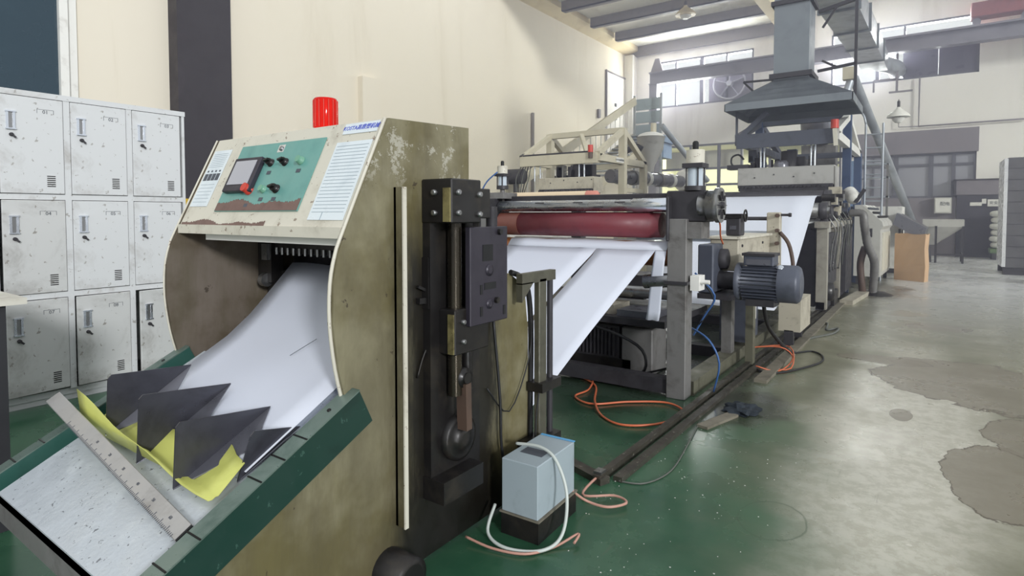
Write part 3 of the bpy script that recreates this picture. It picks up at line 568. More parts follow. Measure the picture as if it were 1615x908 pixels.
# conveyor tray
def zb(y): return 0.40 + (y - 0.63) * 0.5
B().prism([(0.56, zb(0.56) - 0.03), (1.22, zb(1.22) - 0.03), (1.22, zb(1.22)), (0.56, zb(0.56))], 'x', -2.40, -1.48).build('tray_bed', 'tray', cu, 'scuffed metal tray bed')
B().prism([(0.56, zb(0.56) - 0.09), (0.57, zb(0.56) - 0.09), (0.57, zb(0.56) - 0.005), (0.56, zb(0.56) - 0.005)], 'x', -2.40, -1.48).build('tray_lip', 'frame', cu)
def rail(x0, x1, nm, label, side_m, ya=0.56, yb=1.19):
    zt = lambda y: 0.44 + (y - 0.63) * 0.5 - 0.012
    o = B().prism([(ya, zt(ya) - 0.115), (yb + 0.05, zt(yb) - 0.105), (yb, zt(yb)), (ya, zt(ya))], 'x', x0, x1).build(nm, side_m, cu, label)
    B().prism([(ya, zt(ya)), (yb, zt(yb)), (yb, zt(yb) + 0.005), (ya, zt(ya) + 0.005)], 'x', x0 - 0.001, x1 + 0.001).build('rail_cap', 'greentop', o)
    for y in (0.62, 0.7, 0.86, 0.93, 1.0):
        B().beam((x0 - 0.002, y, zt(y) + 0.006), (x1 + 0.002, y, zt(y) + 0.006), 0.004, 0.003).build('rail_joint', 'black', o)
    B().rev(((x0 + x1) / 2, 1.1, zt(1.1) + 0.004), (0, -0.45, 0.9), [(0, 0.007), (0.004, 0.006)], 10).build('rail_screw', 'black', o)
    return o
rail(-1.475, -1.415, 'guide_rail', 'dark green right side rail', 'green')
rail(-2.51, -2.46, 'guide_rail', 'dark green left side rail', 'greenin')
# dividers
for x, (ty, tz), (y1_, z1_), (y2_, z2_) in ((-2.2, (1.07, 0.70), (0.80, 0.72), (0.79, 0.525)), (-1.95, (1.08, 0.67), (0.79, 0.70), (0.78, 0.495)), (-1.7, (1.07, 0.64), (0.78, 0.67), (0.77, 0.488)), (-1.53, (1.08, 0.61), (0.90, 0.645), (0.86, 0.52))):
    dv = B().prism([(ty, tz), (y1_ + 0.012, z1_), (y1_, z1_ - 0.012), (y2_, z2_)], 'x', x - 0.002, x + 0.002).build('divider_plate', 'gunmetal', cu, 'dark triangular divider plate')
    wd = 0.075 if x < -1.8 else (0.12 if x < -1.6 else 0.03)
    B().faces([(x, y2_, z2_), (x, ty, tz), (x + wd, (y2_ + ty) / 2 + 0.02, zb((y2_ + ty) / 2) + 0.035), (x, y2_, z2_ - 0.004), (x, ty, tz - 0.004), (x + wd, (y2_ + ty) / 2 + 0.02, zb((y2_ + ty) / 2) + 0.031)], [(0, 1, 2), (5, 4, 3), (0, 3, 4, 1), (1, 4, 5, 2), (2, 5, 3, 0)]).build('divider_flange', 'galvlite', dv)
# ruler bar
A_ = Vector((-2.52, 0.75, 0.598)); E_ = Vector((-1.49, 0.705, 0.452))
rb = B().beam(A_, E_, 0.048, 0.022, (0, -0.55, 0.83)).build('ruler_bar', 'ruler', cu, 'aluminium cross bar with ruler marks', bevel=0.002)
dirx = (E_ - A_).normalized(); up_ = Vector((0, -0.55, 0.83)); sd = dirx.cross(up_).normalized(); nrm = sd.cross(dirx).normalized()
b = B()
for i in range(100):
    c0 = A_.lerp(E_, 0.22 + i * 0.0076) + nrm * 0.0117; ln = 0.016 if i % 5 == 0 else 0.009
    b.beam(c0 + sd * 0.026, c0 + sd * (0.026 - ln), 0.0012, 0.0008, nrm)
b.build('ruler_ticks', 'darkink', rb, kind='stuff')
for i in range(6): text('ruler_number', str(10 + i * 10), 0.012, 'darkink', rb, A_.lerp(E_, 0.42 + i * 0.1) + nrm * 0.0118 - sd * 0.002, dirx, -sd, 0.0003)
B().beam(E_ - dirx * 0.002, E_ + dirx * 0.004, 0.045, 0.03, (0, -0.55, 0.83)).build('bar_end', 'rubber', rb)
# angle bar on the plate
b = B().box(-1.45, -1.44, 1.37, 1.445, 0.2, 1.34).box(-1.45, -1.405, 1.37, 1.378, 0.2, 1.34); b.build('angle_strip', 'plate', cu, 'vertical angle strip')
B().box(-1.408, -1.402, 1.366, 1.382, 0.2, 1.34).build('angle_edge', 'cream', cu, 'bright worn edge of the angle strip')
# drive column
ub = B().box(-1.45, -1.31, 1.50, 1.66, 1.22, 1.372).build('upper_bearing_block', 'black', cu, bevel=0.004)
B().box(-1.45, -1.345, 1.66, 1.76, 1.235, 1.345).build('bearing_extension', 'black', cu, bevel=0.003)
B().box(-1.345, -1.314, 1.494, 1.5, 1.225, 1.34).build('greasy_strip', 'grease', ub)
for (x, z) in ((-1.385, 1.325), (-1.385, 1.255)): B().rev((x, 1.5, z), (0, -1, 0), [(0, 0.01), (0.012, 0.01), (0.013, 0.006)], 10).build('cap_bolt', 'steel', ub)
for (y, z) in ((1.53, 1.325), (1.53, 1.255), (1.645, 1.32), (1.645, 1.25)): B().rev((-1.31, y, z), (1, 0, 0), [(0, 0.01), (0.012, 0.01), (0.013, 0.006)], 10).build('cap_bolt', 'steel', ub)
lbk = B().box(-1.45, -1.34, 1.55, 1.74, 0.755, 0.915).build('lower_bearing_block', 'black', cu, bevel=0.004)
B().box(-1.37, -1.344, 1.544, 1.55, 0.76, 0.9).build('greasy_strip', 'grease', lbk)
for (y, z) in ((1.59, 0.87), (1.59, 0.80)): B().rev((-1.34, y, z), (1, 0, 0), [(0, 0.009), (0.012, 0.009), (0.013, 0.006)], 10).build('cap_bolt', 'steel', lbk)
B().cyl((-1.385, 1.60, 0.6), (-1.385, 1.60, 1.24), 0.026, 16).build('guide_rod', 'oilrod', cu, 'oily guide rod')
B().cyl((-1.395, 1.68, 0.6), (-1.395, 1.68, 1.24), 0.022, 16).build('guide_rod', 'black', cu)
B().box(-1.45, -1.415, 1.505, 1.78, 0.28, 1.24).build('column_back', 'black', cu)
B().box(-1.45, -1.42, 1.50, 1.56, 0.92, 1.1).build('side_slide', 'black', cu)
bp = B().box(-1.345, -1.32, 1.61, 1.835, 0.85, 1.205).build('black_mount_plate', 'blackplate', cu, 'thick violet-black mounting plate', bevel=0.003)
for (y, z) in ((1.78, 1.185), (1.76, 0.93)): B().rev((-1.32, y, z), (1, 0, 0), [(0, 0.012), (0.012, 0.011)], 10).build('plate_bolt', 'black', bp)
B().box(-1.3205, -1.318, 1.68, 1.74, 1.08, 1.14).build('plate_slot', 'rubber', bp)
B().box(-1.3205, -1.318, 1.69, 1.76, 0.975, 1.0).build('plate_slot', 'rubber', bp)
for (y, z) in ((1.665, 0.96), (1.665, 0.88), (1.805, 0.87)): B().box(-1.3205, -1.318, y, y + 0.014, z, z + 0.035).build('plate_slot', 'rubber', bp)
for (y, z, r) in ((1.72, 1.045, 0.022), (1.72, 0.92, 0.018)): B().rev((-1.322, y, z), (1, 0, 0), [(0, r), (0.005, r), (0.005, r * 0.6), (0.008, r * 0.6)], 18).build('round_boss', 'blackplate', bp)
B().cyl((-1.37, 1.8, 1.2), (-1.37, 1.8, 1.28), 0.022, 12).build('plate_stud', 'dark', cu)
wh = B().rev((-1.42, 1.64, 0.43), (1, 0, 0), [(0, 0.085), (0.03, 0.085), (0.034, 0.07), (0.034, 0.045), (0.045, 0.04), (0.05, 0.02)], 28).build('crank_wheel', 'black', cu, 'greasy black crank wheel')
B().beam((-1.365, 1.63, 0.47), (-1.365, 1.625, 0.64), 0.03, 0.045, (1, 0, 0)).build('connecting_rod', 'brownhose', cu, 'brown connecting rod')
B().rev((-1.385, 1.625, 0.66), (1, 0, 0), [(0, 0.036), (0.03, 0.036), (0.03, 0.02), (0.04, 0.02)], 20).build('rod_end', 'black', cu)
B().beam((-1.44, 1.47, 0.95), (-1.43, 1.6, 0.945), 0.02, 0.02).beam((-1.44, 1.47, 1.0), (-1.43, 1.56, 0.96), 0.01).build('lever', 'black', cu)
B().box(-1.45, -1.35, 1.5, 1.72, 0.24, 0.32).build('black_ledge', 'black', cu)
B().tube([(-1.445, 1.47, 0.68), (-1.44, 1.5, 0.76), (-1.43, 1.56, 0.85), (-1.43, 1.6, 0.88)], 0.004, 6).build('oil_line', 'black', cu)
fr = B().rev((-1.5, 1.33, 0.07), (1, 0, 0), [(0, 0.07), (0.16, 0.07), (0.165, 0.05)], 24).build('foot_roller', 'black', cu, 'black foot roller at the base')
B().tube([(-1.445, 2.03, 1.005), (-1.44, 2.12, 0.97), (-1.44, 2.165, 0.88), (-1.44, 2.18, 0.7), (-1.44, 2.175, 0.4), (-1.44, 2.18, 0.1)], 0.012, 8).build('edge_hose', 'rubber', cu, 'black hose along the rear edge')
B().tube([(-1.44, 1.86, 0.55), (-1.43, 2.0, 0.42), (-1.43, 2.15, 0.62), (-1.43, 2.17, 0.8)], 0.003, 6).build('loose_wire', 'cable_k', cu)
B().tube([(-1.44, 1.9, 0.84), (-1.42, 1.92, 0.5), (-1.42, 1.93, 0.3), (-1.42, 1.98, 0.1), (-1.42, 2.0, 0.03)], 0.006, 6).build('loose_wire', 'cable_k', cu)
# =====================================================================
# SHEETS
# =====================================================================
path = [(1.58, 1.035), (1.48, 0.93), (1.38, 0.83), (1.28, 0.752), (1.18, 0.697), (1.08, 0.642), (0.98, zb(0.98) + 0.014), (0.88, zb(0.88) + 0.012)]
single('plastic_sheet', B().sheet([[(-2.32 + 0.8 * j / 8 - 0.02 * i / 7 * (1 - j / 8), y, z + 0.004 * math.sin(j * 1.3 + i * 0.6)) for j in range(9)] for i, (y, z) in enumerate(path)], 0.0015), 'web',
       'glossy white plastic sheet sliding from the cutter down to the tray', 'plastic sheet', loc=(-1.9, 1.2, 0.8))
single('sheet_slit', B().beam((-1.86, 1.25, 0.745), (-1.80, 1.32, 0.80), 0.002, 0.002), 'darkink', 'thin dark slit in the white sheet below the cutter', 'slit', loc=(-1.83, 1.28, 0.77)).name = 'slit_mark'
# yellow film
yf = thing('yellow_film_piece', 'crumpled yellow film lying between the dark dividers in the tray', 'film', (-1.95, 0.85, 0.5))
rows = []
for i, (dy, dz) in enumerate(((0.17, 0.006), (0.12, 0.008), (0.08, 0.006), (0.045, 0.008), (0.02, 0.03), (0.01, 0.07), (0.0, 1.0))):
    row = []
    for j in range(13):
        t = j / 12; x = -2.39 + 0.87 * t; y0 = 0.775
        y = y0 + dy * (1 if i > 3 else (0.8 + 0.2 * math.sin(j * 0.9))); hgt = 0.15 * (1 - t) ** 1.3 + 0.02 + 0.006 * math.sin(j * 1.1)
        z = zb(y0 + dy) + 0.006 + (hgt if dz == 1.0 else min(dz, hgt) - 0.006 if i > 3 else 0.004)
        row.append((x, y, z))
    rows.append(row)
B().sheet(rows, 0.0015).build('film', 'yfilm', yf)

# white web between roller stand and cutter
wp = [(4.06, 1.035), (4.0, 1.068), (3.93, 1.05), (3.885, 1.0), (3.82, 0.955), (3.6, 0.85), (3.3, 0.71), (3.0, 0.57), (2.65, 0.405), (2.4, 0.30), (2.2, 0.26), (2.02, 0.33), (1.9, 0.5), (1.84, 0.75), (1.8, 0.98)]
pw = thing('plastic_web', 'white plastic web under the red roller, slit into two wide strips and a narrow one', 'plastic sheet', (-2.1, 3.9, 0.98))
def strip(name, xl, xr, pts, label, n=6, ripple=0.003):
    rows = []
    for i, (y, z) in enumerate(pts):
        t = i / (len(pts) - 1); a, c_ = xl(t), xr(t)
        rows.append([(a + (c_ - a) * j / n, y, z + ripple * math.sin(j * 1.7 + i * 0.4) * t) for j in range(n + 1)])
    return B().sheet(rows, 0.002).build(name, 'web', pw, label)
strip('uncut_sheet', lambda t: -2.79, lambda t: -1.46, wp[:4], None, 8)
strip('web_strip', lambda t: -2.79, lambda t: -1.99 - 0.05 * min(1, t * 2.2), wp[3:], 'left strip, mostly behind the dark bracket post')
strip('web_strip', lambda t: -1.99, lambda t: -1.54 - 0.04 * min(1, t * 3.0), wp[3:], 'wide middle strip')
strip('web_strip', lambda t: -1.54 - 0.055 * t, lambda t: -1.46 - 0.04 * t, [(3.885, 1.0), (3.872, 0.93), (3.868, 0.85), (3.87, 0.76), (3.865, 0.66), (3.87, 0.58), (3.86, 0.52)], 'narrow strip hanging free beside the grey post')
wm = thing('web_slit_tape', 'thin speckled strip seen along the slit between the white sheets', 'strip', (-2.02, 3.3, 0.66))
B().beam((-2.02, 3.45, 0.76), (-2.02, 2.55, 0.34), 0.07, 0.004).build('strip_band', 'plankw', wm)

# =====================================================================
# ROLLER STAND
# =====================================================================
rs = thing('roller_stand', 'roller stand with dark red roller and pneumatic cylinders', 'machine', (-2.1, 4.0, 0))
B().box(-1.445, -1.315, 3.86, 3.99, 0, 1.22).build('post', 'frame', rs, 'scuffed grey right post', bevel=0.004)
B().box(-3.05, -2.92, 3.86, 3.99, 0, 1.22).build('post', 'frame', rs, 'left post')
B().box(-1.46, -1.3, 3.84, 4.0, 0.78, 0.80).build('post_joint', 'dark', rs)
B().box(-2.92, -1.445, 3.88, 3.98, 0.02, 0.12).build('base_beam', 'dark', rs)
B().box(-2.95, -1.45, 4.02, 4.14, 1.325, 1.40).build('dark_bar', 'dark', rs, 'dark square bar over the rollers', bevel=0.006)
B().rev((-3.0, 3.93, 1.315), (1, 0, 0), [(0, 0.03), (0.1, 0.03), (0.1, 0.043), (1.28, 0.043), (1.28, 0.05), (1.55, 0.05)], 28).build('chrome_roller', 'chrome', rs, 'polished top roller')
for i in range(6):
    a = 0.6 if i % 2 else -0.5
    B().box(-2.7 + i * 0.17, -2.62 + i * 0.17, 3.885, 3.889, 1.322 + (0.012 if i % 2 else -0.024), 1.33 + (0.012 if i % 2 else -0.024)).build('roller_slot', 'dark', rs)
B().rev((-2.90, 3.97, 1.175), (1, 0, 0), [(0, 0.088), (0.2, 0.088), (0.2, 0.092), (1.30, 0.092), (1.30, 0.088), (1.38, 0.088)], 36).build('red_roller', 'roll_red', rs, 'dark red rubber roller')
B().rev((-2.905, 3.97, 1.175), (1, 0, 0), [(0, 0.0925), (0.2, 0.0935)], 36).build('roller_sleeve', 'roll_brown', rs, 'brown end sleeve')
B().rev((-2.86, 3.985, 0.975), (1, 0, 0), [(0, 0.088), (1.40, 0.088)], 36).build('copper_roller', 'copper', rs, 'copper roller under the white web')
B().box(-1.47, -1.2, 3.9, 4.1, 1.2, 1.41).build('bearing_housing', 'dark', rs, bevel=0.008)
B().box(-1.452, -1.432, 3.84, 4.1, 1.07, 1.37).build('roller_end_plate', 'dark', rs, bevel=0.006)
B().box(-1.36, -1.22, 3.87, 4.05, 1.09, 1.2).build('bearing_foot', 'frame', rs)
hb = B().rev((-1.25, 3.93, 1.31), (1, 0, 0), [(0, 0.075), (0.06, 0.075), (0.06, 0.1), (0.11, 0.1), (0.11, 0.115), (0.14, 0.115)], 28).build('hub_disc', 'steel', rs, 'steel hub disc with radial slots')
for a in range(8):
    t = a * math.pi / 4; B().beam((-1.109, 3.93 + 0.04 * math.cos(t), 1.31 + 0.04 * math.sin(t)), (-1.109, 3.93 + 0.09 * math.cos(t), 1.31 + 0.09 * math.sin(t)), 0.004, 0.022, (1, 0, 0)).build('hub_slot', 'dark', hb)
B().rev((-1.11, 3.93, 1.31), (1, 0, 0), [(0, 0.025), (0.02, 0.02)], 12).build('hub_cap', 'dark', hb)
def pneu(x, y, z, s_, nm):
    p = B().rev((x, y, z), (0, 0, 1), [(0, 0.07 * s_), (0.03, 0.07 * s_)], 20).build('pneumatic_cylinder', 'dark', rs, nm)
    B().cyl((x, y, z + 0.03), (x, y, z + 0.15 * s_), 0.05 * s_, 20).build('cylinder_tube', 'tubeglass', p)
    for i in range(4):
        a = i * math.pi / 2 + 0.6; B().cyl((x + 0.06 * s_ * math.cos(a), y + 0.06 * s_ * math.sin(a), z + 0.02), (x + 0.06 * s_ * math.cos(a), y + 0.06 * s_ * math.sin(a), z + 0.15 * s_), 0.005, 6).build('tie_rod', 'dark', p)
    B().box(x - 0.068 * s_, x + 0.068 * s_, y - 0.068 * s_, y + 0.068 * s_, z + 0.15 * s_, z + 0.18 * s_).build('cylinder_flange', 'dark', p)
    B().rev((x, y, z + 0.18 * s_), (0, 0, 1), [(0, 0.06 * s_), (0.09 * s_, 0.06 * s_)], 20).build('cylinder_cap', 'cream', p)
    B().rev((x, y, z + 0.27 * s_), (0, 0, 1), [(0, 0.02 * s_), (0.05 * s_, 0.02 * s_), (0.06 * s_, 0.012 * s_)], 12).build('cylinder_knob', 'rubber', p)
pneu(-1.29, 3.95, 1.41, 1.0, 'right cream and glass pneumatic cylinder'); pneu(-2.93, 4.0, 1.46, 0.72, 'left cream and glass pneumatic cylinder')
B().cyl((-2.93, 4.0, 1.3), (-2.93, 4.0, 1.47), 0.02, 10).box(-3.12, -2.85, 3.9, 4.1, 1.38, 1.43).build('cylinder_mount', 'frame', rs)
B().box(-3.1, -2.92, 3.88, 4.08, 1.1, 1.38).build('bearing_housing', 'dark', rs)
B().tube([(-2.93, 3.93, 1.6), (-3.02, 3.9, 1.52), (-3.1, 3.9, 1.4)], 0.006, 6).build('air_tube', 'cable_b', rs)
B().tube([(-1.2, 4.0, 1.25), (-1.17, 4.1, 1.2), (-1.19, 4.2, 1.1), (-1.2, 4.3, 1.04)], 0.006, 6).build('air_tube', 'orange', rs)
B().tube([(-1.3, 4.0, 0.85), (-1.18, 4.05, 0.7), (-1.26, 4.1, 0.55), (-1.34, 4.1, 0.4)], 0.007, 6).build('air_tube', 'cable_b', rs)
B().tube([(-1.3, 4.0, 0.85), (-1.2, 4.1, 0.66), (-1.3, 4.1, 0.48)], 0.006, 6).build('air_tube', 'cable_k', rs)
B().tube([(-1.35, 4.1, 0.45), (-1.2, 4.0, 0.4), (-1.13, 4.0, 0.25), (-1.18, 4.05, 0.04)], 0.007, 6).build('air_tube', 'cable_b', rs)
B().box(-1.3, -1.24, 3.9, 4.02, 0.74, 0.84).cyl((-1.3, 3.93, 0.80), (-1.18, 3.93, 0.80), 0.015).build('pipe_bracket', 'white', rs)
B().cyl((-1.62, 3.9, 0.78), (-1.44, 3.9, 0.80), 0.05, 14).build('gear_end', 'steel', rs)

# base skid with drive gear behind the roller stand
bs = thing('machine_skid', 'long low steel skid carrying the motor and drive gear', 'machine frame', (-2.0, 5.6, 0))
B().box(-1.42, -1.30, 4.0, 6.9, 0.0, 0.10).build('skid_beam', 'gframe', bs, 'worn cream-grey outer skid beam')
B().box(-3.0, -2.88, 4.0, 6.9, 0.0, 0.10).build('skid_beam', 'dark', bs)
for y in (5.2, 6.8): B().box(-2.88, -1.42, y, y + 0.1, 0.0, 0.09).build('cross_member', 'dark', bs)
B().box(-1.40, -1.32, 5.0, 5.1, 0.1, 0.66).build('leg', 'frame', bs)
B().box(-1.22, -1.16, 5.05, 5.13, 0.02, 0.6).build('leg', 'gframe', bs)
B().box(-1.46, -1.2, 4.55, 5.3, 0.60, 0.64).build('motor_shelf', 'dark', bs)
B().box(-2.85, -1.55, 4.1, 5.1, 0.42, 0.47).build('machine_shelf', 'dark', bs)
B().box(-2.5, -2.0, 4.2, 4.5, 0.47, 0.54).build('shelf_tray', 'beige', bs, 'beige tray on the shelf')
B().box(-1.95, -1.65, 4.15, 4.45, 0.47, 0.52).build('shelf_tray', 'galvlite', bs)
B().box(-2.4, -1.9, 4.55, 4.9, 0.55, 0.75).build('drive_cover', 'dark', bs)
B().cyl((-2.2, 4.5, 0.62), (-1.6, 4.5, 0.62), 0.05, 14).build('drive_shaft', 'steel', bs)
for y in (6.0,): B().box(-1.15, -0.96, y, y + 0.55, 0.15, 0.45).build('pump_box', 'beige', bs, 'beige box behind the motor')
for x_, y_ in ((-1.1, 6.0), (-1.1, 6.45)): B().box(x_, x_ + 0.08, y_, y_ + 0.05, 0, 0.16).build('box_foot', 'dark', bs)
B().box(-1.5, -1.28, 5.3, 5.75, 0.14, 0.62).build('inverter_cabinet', 'motor', bs, 'blue-grey inverter cabinet')
B().box(-1.28, -1.275, 5.4, 5.66, 0.3, 0.55).build('cabinet_label', 'white', bs)
gm = thing('floor_transformer', 'dark ribbed transformer on the floor under the white web', 'transformer', (-2.2, 4.5, 0))
B().box(-2.45, -2.0, 4.3, 4.65, 0.1, 0.36).build('transformer_body', 'dark', gm)
for i in range(12): B().box(-2.42 + i * 0.034, -2.405 + i * 0.034, 4.28, 4.30, 0.12, 0.34).build('cooling_rib', 'dark', gm)
B().box(-2.5, -1.9, 4.3, 4.7, 0.0, 0.1).build('transformer_foot', 'black', gm)
single('control_crate', B().box(-1.98, -1.72, 4.3, 4.6, 0.0, 0.36), 'frame', 'small grey crate right of the ribbed transformer', 'crate', loc=(-1.85, 4.45, 0), bevel=0.01)
single('sagging_cable', B().tube([(-2.6, 4.15, 0.4), (-2.1, 4.1, 0.38), (-1.75, 4.08, 0.28), (-1.68, 4.08, 0.14), (-1.76, 4.08, 0.02)], 0.012, 6).tube([(-2.0, 4.1, 0.03), (-1.75, 4.1, 0.06), (-1.5, 4.08, 0.15)], 0.008, 6), 'cable_k', 'black cable sagging under the shelf behind the white sheet', 'cable', loc=(-2, 4.1, 0))

# geared motor
mo = thing('geared_motor', 'blue-grey finned electric motor jutting from the gearbox', 'motor', (-1.0, 4.7, 0.6))
MX, MZ, MY = -1.2, 0.735, 4.72
B().rev((MX, MY, MZ), (1, 0, 0), [(0.0, 0.145), (0.03, 0.145), (0.04, 0.12), (0.30, 0.12)], 32).build('motor_body', 'motor', mo)
for i in range(30):
    a = i * math.pi * 2 / 30
    if 1.2 < a < 1.95: continue
    B().beam((MX + 0.05, MY + 0.13 * math.cos(a), MZ + 0.13 * math.sin(a)), (MX + 0.30, MY + 0.13 * math.cos(a), MZ + 0.13 * math.sin(a)), 0.005, 0.03, (0, math.cos(a), math.sin(a))).build('cooling_fin', 'motor', mo)
B().rev((MX + 0.30, MY, MZ), (1, 0, 0), [(0, 0.14), (0.12, 0.14), (0.14, 0.125), (0.15, 0.09)], 32).build('fan_cover', 'motor', mo)
B().rev((MX + 0.31, MY - 0.06, MZ + 0.125), (0, -0.45, 0.9), [(0, 0.028), (0.004, 0.027)], 16).build('name_plate', 'chrome', mo, 'oval bright name plate')
B().box(MX + 0.06, MX + 0.27, MY - 0.09, MY + 0.09, MZ + 0.13, MZ + 0.21).build('terminal_box', 'motor', mo, bevel=0.006)
B().box(MX + 0.05, MX + 0.28, MY - 0.1, MY + 0.1, MZ + 0.205, MZ + 0.225).build('terminal_lid', 'dark', mo)
B().box(MX + 0.08, MX + 0.25, MY - 0.092, MY - 0.088, MZ + 0.14, MZ + 0.18).build('terminal_label', 'galvlite', mo)
B().box(MX + 0.08, MX + 0.28, MY - 0.1, MY + 0.1, MZ - 0.17, MZ - 0.12).build('motor_foot', 'dark', mo)
B().cyl((MX - 0.14, MY, MZ), (MX, MY, MZ), 0.07, 18).build('coupling', 'dark', mo)
gb = thing('gearbox', 'long beige gearbox behind the finned motor', 'gearbox', (-1.33, 5.0, 0.65))
B().box(-1.46, -1.34, 4.55, 4.95, 0.645, 1.02).build('gear_head', 'motor', gb, 'blue-grey gear head', bevel=0.01)
B().box(-1.44, -1.22, 4.8, 5.9, 0.80, 1.06).build('gear_case', 'beige', gb, bevel=0.008)
B().box(-1.46, -1.2, 4.78, 5.92, 1.055, 1.075).build('case_lid', 'cream', gb)
B().rev((-1.34, 4.75, 0.9), (1, 0, 0), [(0, 0.08), (0.05, 0.08), (0.06, 0.05)], 24).build('round_cover', 'dark', gb)
for (y, z) in ((4.9, 1.0), (5.6, 1.0), (5.75, 0.85)): B().rev((-1.22, y, z), (1, 0, 0), [(0, 0.012), (0.01, 0.01)], 8).build('case_bolt', 'dark', gb)
sv = thing('servo_motor', 'small dark servo motor with hand wheel on top of the gearbox', 'motor', (-1.27, 4.9, 1.08))
B().box(-1.33, -1.22, 4.84, 4.98, 1.08, 1.25).build('servo_body', 'dark', sv, bevel=0.008)
B().box(-1.34, -1.21, 4.83, 4.99, 1.22, 1.255).build('servo_cap', 'black', sv)
B().box(-1.30, -1.25, 4.835, 4.842, 1.13, 1.16).build('servo_label', 'galvlite', sv)
b = B().tube([(-1.2, 4.92 + 0.045 * math.cos(i * math.pi / 8), 1.24 + 0.045 * math.sin(i * math.pi / 8)) for i in range(17)], 0.007, 6, sub=1); b.build('hand_wheel', 'black', sv)
ad = thing('adjusting_bracket', 'upright pinkish-beige bracket with clamp knobs behind the motor', 'bracket', (-1.2, 5.9, 0.6))
B().box(-1.26, -1.14, 5.95, 6.03, 0.62, 1.27).build('bracket_plate', 'beige', ad, bevel=0.01)
B().box(-1.26, -1.0, 5.93, 6.1, 0.6, 0.72).build('bracket_foot', 'cream', ad)
for z in (1.24, 1.1, 0.98): B().rev((-1.16, 5.95, z), (0, -1, 0), [(0, 0.018), (0.05, 0.018)], 10).build('clamp_knob', 'brownhose', ad)
B().rev((-1.14, 5.98, 1.245), (1, 0, 0), [(0, 0.012), (0.06, 0.012), (0.07, 0.02), (0.09, 0.018)], 10).build('adjusting_screw', 'dark', ad)
B().tube([(-1.14, 5.95, 1.08), (-1.06, 5.92, 0.98), (-1.02, 5.92, 0.8), (-1.02, 5.93, 0.6)], 0.018, 8).build('bent_hose', 'brownhose', ad, 'brown hose')
B().cyl((-2.4, 6.0, 1.21), (-1.26, 6.0, 1.21), 0.018, 10).build('cross_rod', 'dark', ad)
B().cyl((-2.6, 6.05, 1.03), (-1.26, 6.05, 1.03), 0.06, 20).build('guide_roller', 'galv', ad, 'pale guide roller')

# =====================================================================
# SECOND WEB + CALENDER STAND (Y 6.8 - 12)
# =====================================================================
web2 = [(9.2, 1.485), (8.7, 1.49), (8.35, 1.485), (8.2, 1.45), (8.05, 1.35), (7.7, 1.13), (7.3, 0.89), (6.8, 0.60), (6.4, 0.42), (5.9, 0.35)]
rows = [[(-2.65 + 1.48 * j / 6, y, z) for j in range(7)] for y, z in web2]
single('plastic_web', B().sheet(rows, 0.003), 'web', 'broad white web coming down from the far roller under the die box', 'plastic sheet', loc=(-1.9, 8, 1))
cs = thing('calender_stand', 'dark cluttered roller stand under the pale die box at right', 'machine', (-1.5, 9.5, 0))
for y in (8.3, 9.6): B().box(-1.16, -1.04, y, y + 0.12, 0.05, 1.08).build('stand_post', 'greybeige', cs, 'pale beige post')
for y in (8.3, 10.6): B().box(-2.85, -2.73, y, y + 0.12, 0.05, 1.1).build('stand_post', 'dark', cs)
B().box(-1.18, -1.02, 8.25, 10.9, 1.08, 1.16).build('side_rail', 'greybeige', cs, 'pale beige side rail')
B().box(-1.16, -1.06, 8.3, 10.9, 0.04, 0.14).build('lower_rail', 'dark', cs)
B().box(-2.9, -1.2, 8.5, 8.6, 0.05, 1.2).build('front_guard', 'dark', cs)
B().box(-1.14, -1.08, 8.42, 9.6, 0.3, 1.0).build('side_guard', 'dark', cs)
B().box(-1.14, -1.0, 9.95, 10.8, 0.1, 1.1).build('side_cabinet', 'dark', cs)
for (y, z, r) in ((8.4, 1.30, 0.10), (8.75, 1.46, 0.11), (9.05, 1.25, 0.12), (8.45, 1.12, 0.07)):
    B().rev((-2.75, y, z), (1, 0, 0), [(0, r), (1.6, r), (1.6, r * 0.5), (1.72, r * 0.5)], 24).build('roller', 'steel' if r < 0.11 else 'dark', cs)
    B().rev((-1.14, y, z), (1, 0, 0), [(0, r * 1.05), (0.08, r * 1.05), (0.08, r * 0.5), (0.13, r * 0.45)], 18).build('roller_bearing', 'dark', cs)
random.seed(3)
for i in range(26):
    y = random.uniform(8.5, 10.7); z = random.uniform(1.18, 1.55); s_ = random.uniform(0.04, 0.1)
    m_ = random.choice(['dark', 'steel', 'black', 'beige', 'motor', 'frame'])
    if i % 3: B().box(-1.15, -1.15 + s_ * 1.6, y, y + s_ * 1.5, z, z + s_).build('fitting', m_, cs)
    else: B().cyl((-1.15, y, z), (-1.0, y, z), s_ * 0.5, 10).build('valve', m_, cs)
for i in range(9):
    y = 8.5 + i * 0.26; zz = 1.2 + 0.05 * (i % 3)
    B().tube([(-1.05, y, zz), (-0.98, y + 0.03, zz - 0.15), (-1.02, y + 0.08, zz - 0.35 - 0.1 * (i % 4)), (-1.05, y + 0.15, 0.5)], 0.008, 5).build('hanging_wire', random.choice(['cable_k', 'steel', 'cable_g']), cs)
B().cyl((-2.6, 9.0, 0.5), (-1.2, 9.0, 0.5), 0.13, 20).build('lower_roller', 'dark', cs)
B().rev((-1.1, 8.6, 0.25), (1, 0, 0), [(0, 0.12), (0.1, 0.12), (0.12, 0.05)], 16).build('lower_gear', 'black', cs)
B().box(-1.22, -1.02, 8.9, 9.3, 0.0, 0.22).build('lower_valve_box', 'black', cs)
B().rev((-1.0, 10.15, 1.58), (0.5, -0.7, -0.55), [(0, 0.10), (0.16, 0.10), (0.2, 0.085), (0.22, 0.04)], 18).build('feed_motor', 'white', cs, 'tilted white feed motor')
B().beam((-0.9, 10.0, 1.42), (-0.78, 10.0, 1.62), 0.03, 0.05).build('motor_bracket', 'dark', cs)
